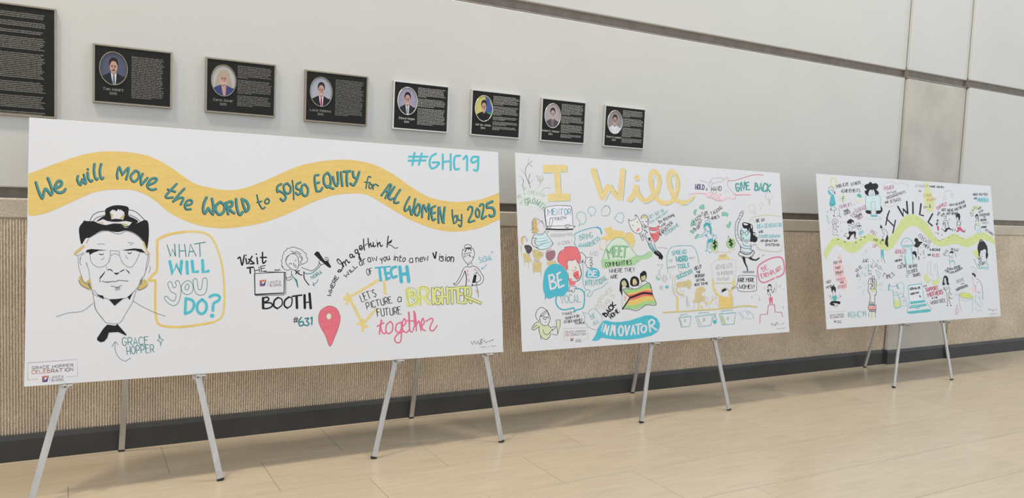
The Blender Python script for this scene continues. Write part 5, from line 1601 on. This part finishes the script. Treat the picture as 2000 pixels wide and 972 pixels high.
a.part('break_stereotypes_drawing', 'raised fist with lettering and shards')
a.t(K, 'BRE', '780,395 770,290 845,215', 52, 1.2)
a.t(K, 'AK', '850,130 965,115', 70, 1.4)
a.t(GR, 'STERO-', '1020,370 1040,240 1120,220 1215,290', 62, 1.2)
a.t(K, 'TYPES', '1220,390 1350,445 1480,375', 78, 1.2)
SH = (120, 190, 196)
a.s(SH, 1.2, '890,215 960,160 965,310 890,215|1030,65 1080,110 1025,155|1130,100 1165,65 1150,105 1125,105|1100,265 1200,330 1170,440 1100,265|835,290 850,350|900,330 880,380 935,385', smooth=False)
a.s(TS, 1.8, '960,160 965,300', smooth=False)
a.s((190, 200, 206), 0.9, '800,400 780,490|830,340 800,430|860,500 870,590 930,490|720,590 840,590|740,640 830,610|1150,550 1260,500|1160,570 1260,570|1200,610 1210,660 1290,660|840,700 880,760|840,690 900,640|1140,580 1230,540', smooth=False)
a.f((210, 218, 140), '1000,640 1100,640 1080,700 1020,690|1085,470 1110,520 1110,630 1080,640|1015,760 1020,880 1000,890', smooth=False)
a.s(K, 1.1, '960,500 975,440 1005,435 1010,520|1005,450 1030,440 1040,520|1030,400 1045,385 1070,400 1075,430 1040,440 1030,400|1075,440 1105,460 1115,530 1112,620|1045,450 1050,620|1075,440 1080,640|955,500 960,600 955,690 990,750 985,910|990,540 1020,540 1035,580 1010,610 1000,640|975,550 1010,540 1030,580 1000,640 1100,640|1110,640 1120,720 1090,765 1085,900|1070,765 1110,760')
a.fr(1600, 550, 10)
a.s(K, 1.3, '965,405 1090,410|960,430 1100,435|960,455 1110,460')
a.s(T2, 1.2, '975,440 1090,447')
a.f((226, 160, 164), '955,465 1110,465 1105,540 960,540', smooth=False)
a.s(K, 0.9, '955,465 960,545|1110,465 1108,545|970,600 970,690|1095,590 1095,700')
a.s(K, 1.4, '965,545 1110,545|975,575 1110,585')
a.s(K, 1.3, '985,550 975,575|1010,550 1015,580|1040,550 1045,582|1070,550 1075,584|1095,550 1105,584', smooth=False)
a.s((206, 214, 130), 3.0, '1025,600 1025,700')
a.t((124, 188, 194), '#GHC19', '560,700 915,680', 110, 1.5)
sponsor((1600, 550, 10), '180,590 520,575', '210,665 480,648', '212,715 480,695', 26, 34, 290, 755, 42, None, '350,775 430,768', '350,805 430,800', 18, 0.8, True)

a.part('breast_pump_drawing', 'teal pump bottle drawing with bib shape')
a.f((210, 218, 140), '1465,370 1500,340 1530,400 1560,330 1585,350 1590,480 1540,510 1480,500 1465,440', smooth=True)
a.s(TS, 1.3, '1365,40 1360,165 1450,165|1365,40 1400,90 1510,90|1440,210 1530,205|1450,265 1540,262|1445,165 1440,210 1450,270 1455,400 1460,480 1500,520 1590,490 1590,380 1560,330 1540,265 1530,205', smooth=False)
a.s(TS, 2.4, '1515,50 1530,110 1550,130|1365,60 1355,160', smooth=False)
a.s(SH, 1.1, '1540,60 1570,15 1620,20 1655,80 1650,200 1640,300|1560,260 1590,225 1630,250 1640,310|1560,320 1670,295 1710,460 1600,465|1640,370 1655,345 1670,370 1655,400 1640,375')
a.s(T2, 2.0, '1490,515 1590,490')
a.part('bib_drawing', None)
a.fr(1770, 500, 10)
a.f((212, 220, 142), '365,370 400,330 430,400 450,470 430,510 380,490 360,430|510,500 600,460 650,430 640,510 560,570 530,560', smooth=True)
a.s((170, 196, 200), 1.0, '430,330 415,260 430,130 460,105 480,130 470,280 480,340|575,280 560,170 600,165 610,280 650,430|350,400 380,490 430,515 460,480|440,340 500,350 510,400|430,400 470,460 550,480 620,450|610,280 600,420')

a.part('laptop_drawing', 'teal laptop with lettering on its screen')
a.fr(1770, 550, 10)
a.f((198, 226, 232), '30,70 300,25 345,370 60,400', smooth=False)
a.f((222, 224, 232), '50,85 285,55 325,340 75,380', smooth=False)
a.s(T2, 2.2, '35,75 290,35|75,395 345,365', smooth=False)
a.s(TS, 1.0, '30,70 50,300 65,395|300,25 340,340 490,520', smooth=False)
a.s(T2, 3.0, '90,420 350,385|70,505 390,455|30,600 470,560', smooth=False)
a.s(T2, 2.0, '180,520 255,510|75,470 380,430|20,590 460,535|60,620 460,580', smooth=False)
a.s(TS, 1.0, '60,400 10,570 40,625|490,520 460,580', smooth=False)
a.t(K, 'NORMALIZE', '65,165 280,135', 46, 1.4)
a.t(K, 'WORKTIME', '85,260 250,225', 36, 1.4)
a.t(K, '&', '260,300 290,295', 36, 1.3)

a.part('support_mothers_drawing', 'magenta lettering beside a standing mother')
a.t(GR, 'and', '335,110 400,90', 40, 1.0)
a.t((190, 70, 106), 'SUPPORT', '385,190 630,150', 70, 1.8)
a.t((190, 70, 106), 'MOTHERS', '430,300 720,235', 82, 2.0)
a.t(K, 'in THE', '500,335 615,320', 34, 1.0)
a.t(GR, 'WORKFORCE', '480,445 770,395', 68, 1.2)
a.fr(1770, 500, 10)
a.f(K, '715,480 725,420 750,380 790,390 820,440 820,500 840,550 800,560 785,520 775,450 760,420 740,440 735,510 755,550 725,570 705,545')
a.s(K, 0.9, '745,450 745,500 770,560|730,600 750,640 790,650 820,620|770,590 790,620|820,580 850,660 830,720|760,660 790,720 800,820 805,960|830,740 840,810 910,830|850,700 870,730 890,760|830,820 850,900 870,965|835,720 830,780 860,820|740,610 730,640 770,670')
a.fr(1770, 550, 10)
a.s(K, 1.5, '790,475 805,460 815,470|860,465 890,465', smooth=False)

a.part('serve_drawing', 'stooping person stirring a green pot with lettering')
a.fr(1770, 500, 10)
a.t(GR, 'SERVE', '990,530 1135,475', 58, 1.0)
a.t(GR, 'the', '1070,560 1130,545', 32, 0.8)
a.t(K, 'UNDERSERVED.', '985,680 1210,590', 48, 1.1)
a.f(K, '1280,330 1310,325 1345,350 1360,380 1345,420 1325,390 1315,370 1285,355', smooth=False)
a.s((200, 150, 160), 0.9, '1285,360 1300,410 1280,440 1310,450|1290,460 1310,470|1300,480 1320,560 1350,660')
a.f((234, 206, 208), '1280,600 1330,590 1370,640 1370,700 1320,710 1290,660')
a.s(GR, 1.1, '1365,430 1430,480 1475,570 1490,680 1495,850|1390,690 1420,720 1440,705|1355,560 1350,700|1380,500 1400,520')
a.s((176, 206, 214), 1.8, '1360,740 1350,860 1370,960|1420,780 1460,880 1490,960|1380,900 1430,960|1400,800 1440,840|1360,1050 1420,1060 1490,1050|1370,980 1350,1040|1400,950 1460,1000')
a.f((208, 216, 112), '1045,760 1060,720 1130,710 1220,720 1290,770 1300,810 1250,825 1130,810 1060,790')
a.s((160, 176, 186), 1.0, '1030,740 1060,790 1130,820 1250,830 1305,800|1060,830 1150,870 1280,850|1030,750 1040,900 1080,1090|1305,800 1300,960 1285,1110|1040,760 1060,720 1140,708|950,740 1030,760')
a.s((150, 160, 90), 1.4, '1080,755 1085,762|1200,745 1205,750|1160,785 1163,790|1250,790 1256,798', smooth=False)
a.f((216, 196, 202), '960,1090 975,1000 1000,940 1020,1000 1035,1060 1010,1110 970,1105')
a.s(LG, 1.0, '945,1130 1015,1132|1000,940 960,1060 980,1110 1030,1080', smooth=False)
signature((1770, 550, 10), '1595,545 1620,560 1640,530 1665,570 1690,535 1700,575 1730,545|1600,530 1640,535', '1740,545 1770,535|1655,615 1660,618', '1670,620 1790,622|1630,640 1720,645', (130, 130, 134))
a.flush()
# ================================================================== WALL PLAQUES
class FlatArt(Art):
    """print on a plaque: coordinates and pen widths in millimetres from its top left corner"""

    def v3(self, x, y):
        return (x / 1000.0, -(0.0002 + self.cur['z'] + self.cur['k'] * 0.00001 + self.cur['zo'] * 0.1), -y / 1000.0)


def scribble_lines(A, m, x0, x1, y0, lines, pitch, h, w, paras=(), ragged=0.12, seed=1):
    """rows of illegible small raised text"""
    r = random.Random(seed)
    y = y0
    for i in range(lines):
        if i in paras:
            y += pitch * 0.75
        end = x1 - (x1 - x0) * (ragged * r.random() if (i + 1) not in paras and i != lines - 1 else r.uniform(0.4, 0.75))
        x = x0
        while x < end:
            L = r.uniform(2.5, 9) * h * 0.55
            L = min(L, end - x + 2)
            n = max(2, int(L / (h * 0.42)))
            P = []
            for k in range(n + 1):
                yy = y - (h * (r.choice((0.55, 0.6, 0.65, 1.0)) if k % 2 else r.choice((0, 0, 0.05, -0.1))))
                P.append((x + L * k / n, yy))
            A._ribbon(P, w, A._mi(m))
            x += L + h * 0.55
        y += pitch


def portrait(A, cx, cy, rx, ry, bg, hair, skin, coat, shirt, tie=None, hairstyle='short', tache=False, extra=None):
    def q(pts):
        out = []
        for x, y in pts:
            d = math.hypot(x, y)
            if d > 0.985: x, y = x * 0.985 / d, y * 0.985 / d
            out.append((cx + x * rx, cy + y * ry))
        return out

    def fill(col, pts, smooth=True):
        P = catmull(pts, True, 5) if smooth else pts
        A.f(col, q(P), smooth=False)
    full = [(math.cos(k * math.pi / 16), math.sin(k * math.pi / 16)) for k in range(32)]
    fill(bg, full, False)
    for col, pts in (extra or []):
        fill(col, pts, False)
    if hairstyle == 'long':
        fill(hair, [(0, -.74), (.4, -.6), (.62, -.1), (.75, .5), (.7, .75), (.35, .5), (.3, 0), (-.3, 0), (-.4, .5), (-.75, .7), (-.7, .2), (-.55, -.3), (-.35, -.62)])
    # shoulders
    arc = [(math.cos(t), math.sin(t)) for t in [math.radians(d) for d in range(28, 153, 8)]]
    fill(coat, [(.30, .28)] + [(.62, .42)] + arc + [(-.62, .42), (-.30, .28)], False)
    fill(shirt, [(-.20, .26), (.22, .26), (.17, .98), (-.02, .99), (-.12, .7)], False)
    if tie:
        fill(tie, [(-.05, .40), (.08, .40), (.14, .95), (0.0, .98), (-.06, .8)], False)
    fill(tuple(int(v * .82) for v in skin), [(-.15, 0), (.17, 0), (.18, .30), (.02, .42), (-.15, .30)], False)
    fill(skin, [(0, -.56), (.22, -.5), (.29, -.22), (.26, .06), (.12, .24), (0, .28), (-.12, .24), (-.26, .06), (-.29, -.22), (-.22, -.5)])
    if hairstyle == 'long':
        fill(hair, [(0, -.72), (.30, -.58), (.42, -.2), (.40, .35), (.27, .2), (.25, -.15), (.10, -.40), (-.12, -.34), (-.24, -.12), (-.27, .2), (-.40, .35), (-.42, -.2), (-.30, -.58)])
    else:
        fill(hair, [(0, -.70), (.24, -.62), (.34, -.38), (.31, -.12), (.25, -.30), (.14, -.44), (-.10, -.46), (-.24, -.30), (-.30, -.10), (-.34, -.40), (-.22, -.62)])
    dk = tuple(int(v * .32) for v in skin)
    for s in (-1, 1):
        A.s(dk, ry * .045, q([(s * .17, -.17), (s * .12, -.19), (s * .06, -.17)]))
        A.s(dk, ry * .05, q([(s * .135, -.10), (s * .09, -.10)]))
    A.s(tuple(int(v * .7) for v in skin), ry * .04, q([(.02, -.08), (.05, .03), (-.02, .04)]))
    if tache:
        fill(hair, [(-.14, .10), (0, .05), (.14, .10), (.12, .14), (0, .11), (-.12, .14)], False)
        A.s((150, 90, 80), ry * .035, q([(-.07, .155), (.07, .155)]))
    else:
        A.s((236, 226, 220), ry * .06, q([(-.10, .115), (0, .15), (.10, .115)]))
        A.s((140, 80, 76), ry * .022, q([(-.11, .10), (0, .13), (.11, .10)]))


def plaque(name, label, corners, person, year, style, P, lines, paras, seed, frame=M_BRONZE, txt=M_PTXT, tx=(180, 352), ty=52, pitch=9.0, nameat=238):
    yf = WY - 0.020
    p0, n = Vector((0, yf, 0)), Vector((0, -1, 0))
    c = [on_plane(x, y, p0, n) for x, y in corners]
    x0, x1 = (c[0].x + c[3].x) / 2, (c[1].x + c[2].x) / 2
    z1, z0 = (c[0].z + c[1].z) / 2, (c[2].z + c[3].z) / 2
    W, H = (x1 - x0), (z1 - z0)
    root = empty(name, (x0, yf, z1), label, 'wall plaque', style)
    bm = bmesh.new()
    b = 0.0105
    loops = []
    for ins, yy in ((0, 0.0185), (0, 0.0015), (0.0015, 0.0), (b - 0.0025, 0.0), (b, 0.0050), (b, 0.0185)):
        loops.append([bm.verts.new((x_, yy, z_)) for x_, z_ in ((ins, -ins), (W - ins, -ins), (W - ins, -H + ins), (ins, -H + ins))])
    for l0, l1 in zip(loops, loops[1:] + loops[:1]):
        for i in range(4):
            j = (i + 1) % 4
            bm.faces.new((l0[i], l0[j], l1[j], l1[i]))
    bmesh.ops.recalc_face_normals(bm, faces=bm.faces[:])
    bm_obj('frame', bm, frame, root)
    bm = bmesh.new()
    add_box(bm, (b * .6, 0.004, -H + b * .6), (W - b * .6, 0.0188, -b * .6))
    bm_obj('plaque_face', bm, M_PLQ, root)
    sub = bpy.data.objects.new('x', None)
    A = FlatArt(root, None, None, None)
    A.fr(0, 0, 1)
    k = W * 1000 / 385.0
    A.part('inscription', None, z=-0.0037)
    if person:
        scribble_lines(A, txt, tx[0] * k, tx[1] * k, ty * k, lines, pitch * k, 5.6 * k, 1.5 * k, paras, seed=seed)
    else:
        scribble_lines(A, txt, 30, W * 1000 - 48, 45, lines, pitch, 6.0, 1.7, paras, seed=seed, ragged=0.05)
    A.flush()
    if person:
        cx, cy, rx, ry = 97 * k, 122 * k, 64 * k, 84 * k
        A.part('portrait_photo', 'oval colour portrait photograph', z=-0.0037)
        portrait(A, cx, cy, rx, ry, **P)
        A.flush()
        bm = bmesh.new()
        ring = []
        N = 40
        for i in range(N):
            t = 2 * math.pi * i / N
            row = []
            for rr, yy in ((0, 0.0042), (0.5, -0.001), (4.0, -0.001), (5.0, 0.0042)):
                row.append(bm.verts.new(((cx + (rx + rr) * math.cos(t)) / 1000, yy, -(cy + (ry + rr) * math.sin(t)) / 1000)))
            ring.append(row)
        for i in range(N):
            p, q = ring[i], ring[(i + 1) % N]
            for j in range(3):
                bm.faces.new((p[j], p[j + 1], q[j + 1], q[j]))
        bmesh.ops.recalc_face_normals(bm, faces=bm.faces[:])
        bm_obj('portrait_frame', bm, frame, root, smooth=True)
        A.part('name_lettering', 'raised name and year', z=-0.0037)
        wn = min(150, len(person) * 9.6) * k
        cxx = 96 * k if len(person) < 16 else 86 * k
        A.t(txt, person, [(cxx - wn / 2, nameat * k), (cxx + wn / 2, nameat * k)], 12.5 * k, 2.0 * k, jit=0)
        A.t(txt, year, [(cxx - 17 * k, (nameat + 21) * k), (cxx + 17 * k, (nameat + 21) * k)], 12 * k, 1.9 * k, jit=0)
        A.flush()
    return root


SK = (196, 150, 132)
G1_, G2_ = 'bronze framed portrait plaques', 'silver framed portrait plaques'
plaque('wall_plaque', 'large bronze-framed text plaque without a portrait, cut by the left edge', [(-165, -15), (112.6, 14.3), (107.5, 229.5), (-172, 214)], None, None, 'wall plaques', None, 52,
       (4, 8, 11, 19, 34, 41, 49), 3, pitch=9.0)
plaque('wall_plaque.001', 'bronze portrait plaque of a man with a dark moustache and patterned tie', [(182.5, 84.3), (337.6, 101.2), (334.6, 211.9), (180.6, 200)], 'Tom Ackert', '2013', G1_,
       dict(bg=(84, 88, 108), hair=(42, 36, 36), skin=SK, coat=(38, 38, 46), shirt=(214, 216, 224), tie=(104, 112, 128), tache=True), 25, (), 11, tx=(184, 345))
plaque('wall_plaque.002', 'bronze portrait plaque of a smiling woman with long blonde hair', [(402.9, 110.3), (539.9, 126.4), (537.3, 229.6), (399.8, 218.2)], 'Carol Dover', '2013', G1_,
       dict(bg=(188, 184, 180), hair=(176, 160, 140), skin=(200, 150, 136), coat=(58, 66, 124), shirt=(196, 150, 136), hairstyle='long'), 24, (8, 17), 12, tx=(172, 362), ty=34)
plaque('wall_plaque.003', 'bronze portrait plaque of a man wearing a red tie', [(597.1, 134.7), (719.8, 149.8), (716.7, 246.5), (594.2, 236.1)], 'Louis Robbins', '2013', G1_,
       dict(bg=(168, 172, 186), hair=(50, 44, 42), skin=SK, coat=(36, 36, 42), shirt=(220, 222, 228), tie=(170, 44, 60)), 24, (), 13, tx=(184, 358), ty=44)
plaque('wall_plaque.004', 'silver portrait plaque of a dark-haired man in suit on a lavender background', [(769.2, 155.8), (877.9, 168.8), (874.8, 260.3), (766.6, 251.2)], 'Steve Hogan', '2014', G2_,
       dict(bg=(160, 154, 176), hair=(48, 42, 46), skin=SK, coat=(44, 44, 52), shirt=(214, 214, 222), tie=(150, 152, 160)), 25, (7, 13), 14, M_SILVER, M_PTXT2, tx=(168, 364), ty=34)
plaque('wall_plaque.005', 'silver portrait plaque of a man before a yellow and blue background', [(921.4, 173.1), (1018.6, 184.6), (1015, 271.4), (918.8, 264)], 'Adrian Jones', '2014', G2_,
       dict(bg=(206, 198, 104), hair=(44, 38, 42), skin=SK, coat=(30, 30, 34), shirt=(34, 34, 38),
            extra=[((62, 92, 160), [(.15, -.98), (.6, -.8), (.98, -.1), (.98, .3), (.2, .3)]), ((52, 140, 96), [(.3, .3), (.98, .2), (.8, .6), (.4, .6)])]), 23, (7, 14, 17, 20), 15, M_SILVER, M_PTXT2, tx=(168, 368), ty=34)
plaque('wall_plaque.006', 'silver plaque with a sepia portrait of a man in a patterned shirt', [(1058.9, 189.3), (1146.3, 200.4), (1141.4, 281.9), (1055.3, 274.9)], 'Richard C. Kessler', '2014', G2_,
       dict(bg=(176, 166, 166), hair=(58, 50, 54), skin=(190, 164, 156), coat=(88, 80, 86), shirt=(120, 112, 118)), 25, (9, 15, 22), 16, M_SILVER, M_PTXT2, tx=(172, 364), ty=34)
plaque('wall_plaque.007', 'silver portrait plaque of a man in a white jacket, rightmost on the wall', [(1182.4, 204.2), (1262.8, 213), (1257.4, 291.7), (1178.2, 286.1)], 'Emeril Lagasse', '2014', G2_,
       dict(bg=(150, 140, 142), hair=(54, 46, 48), skin=(182, 142, 132), coat=(214, 214, 220), shirt=(220, 220, 226)), 25, (6, 13, 21), 17, M_SILVER, M_PTXT2, tx=(168, 364), ty=30)
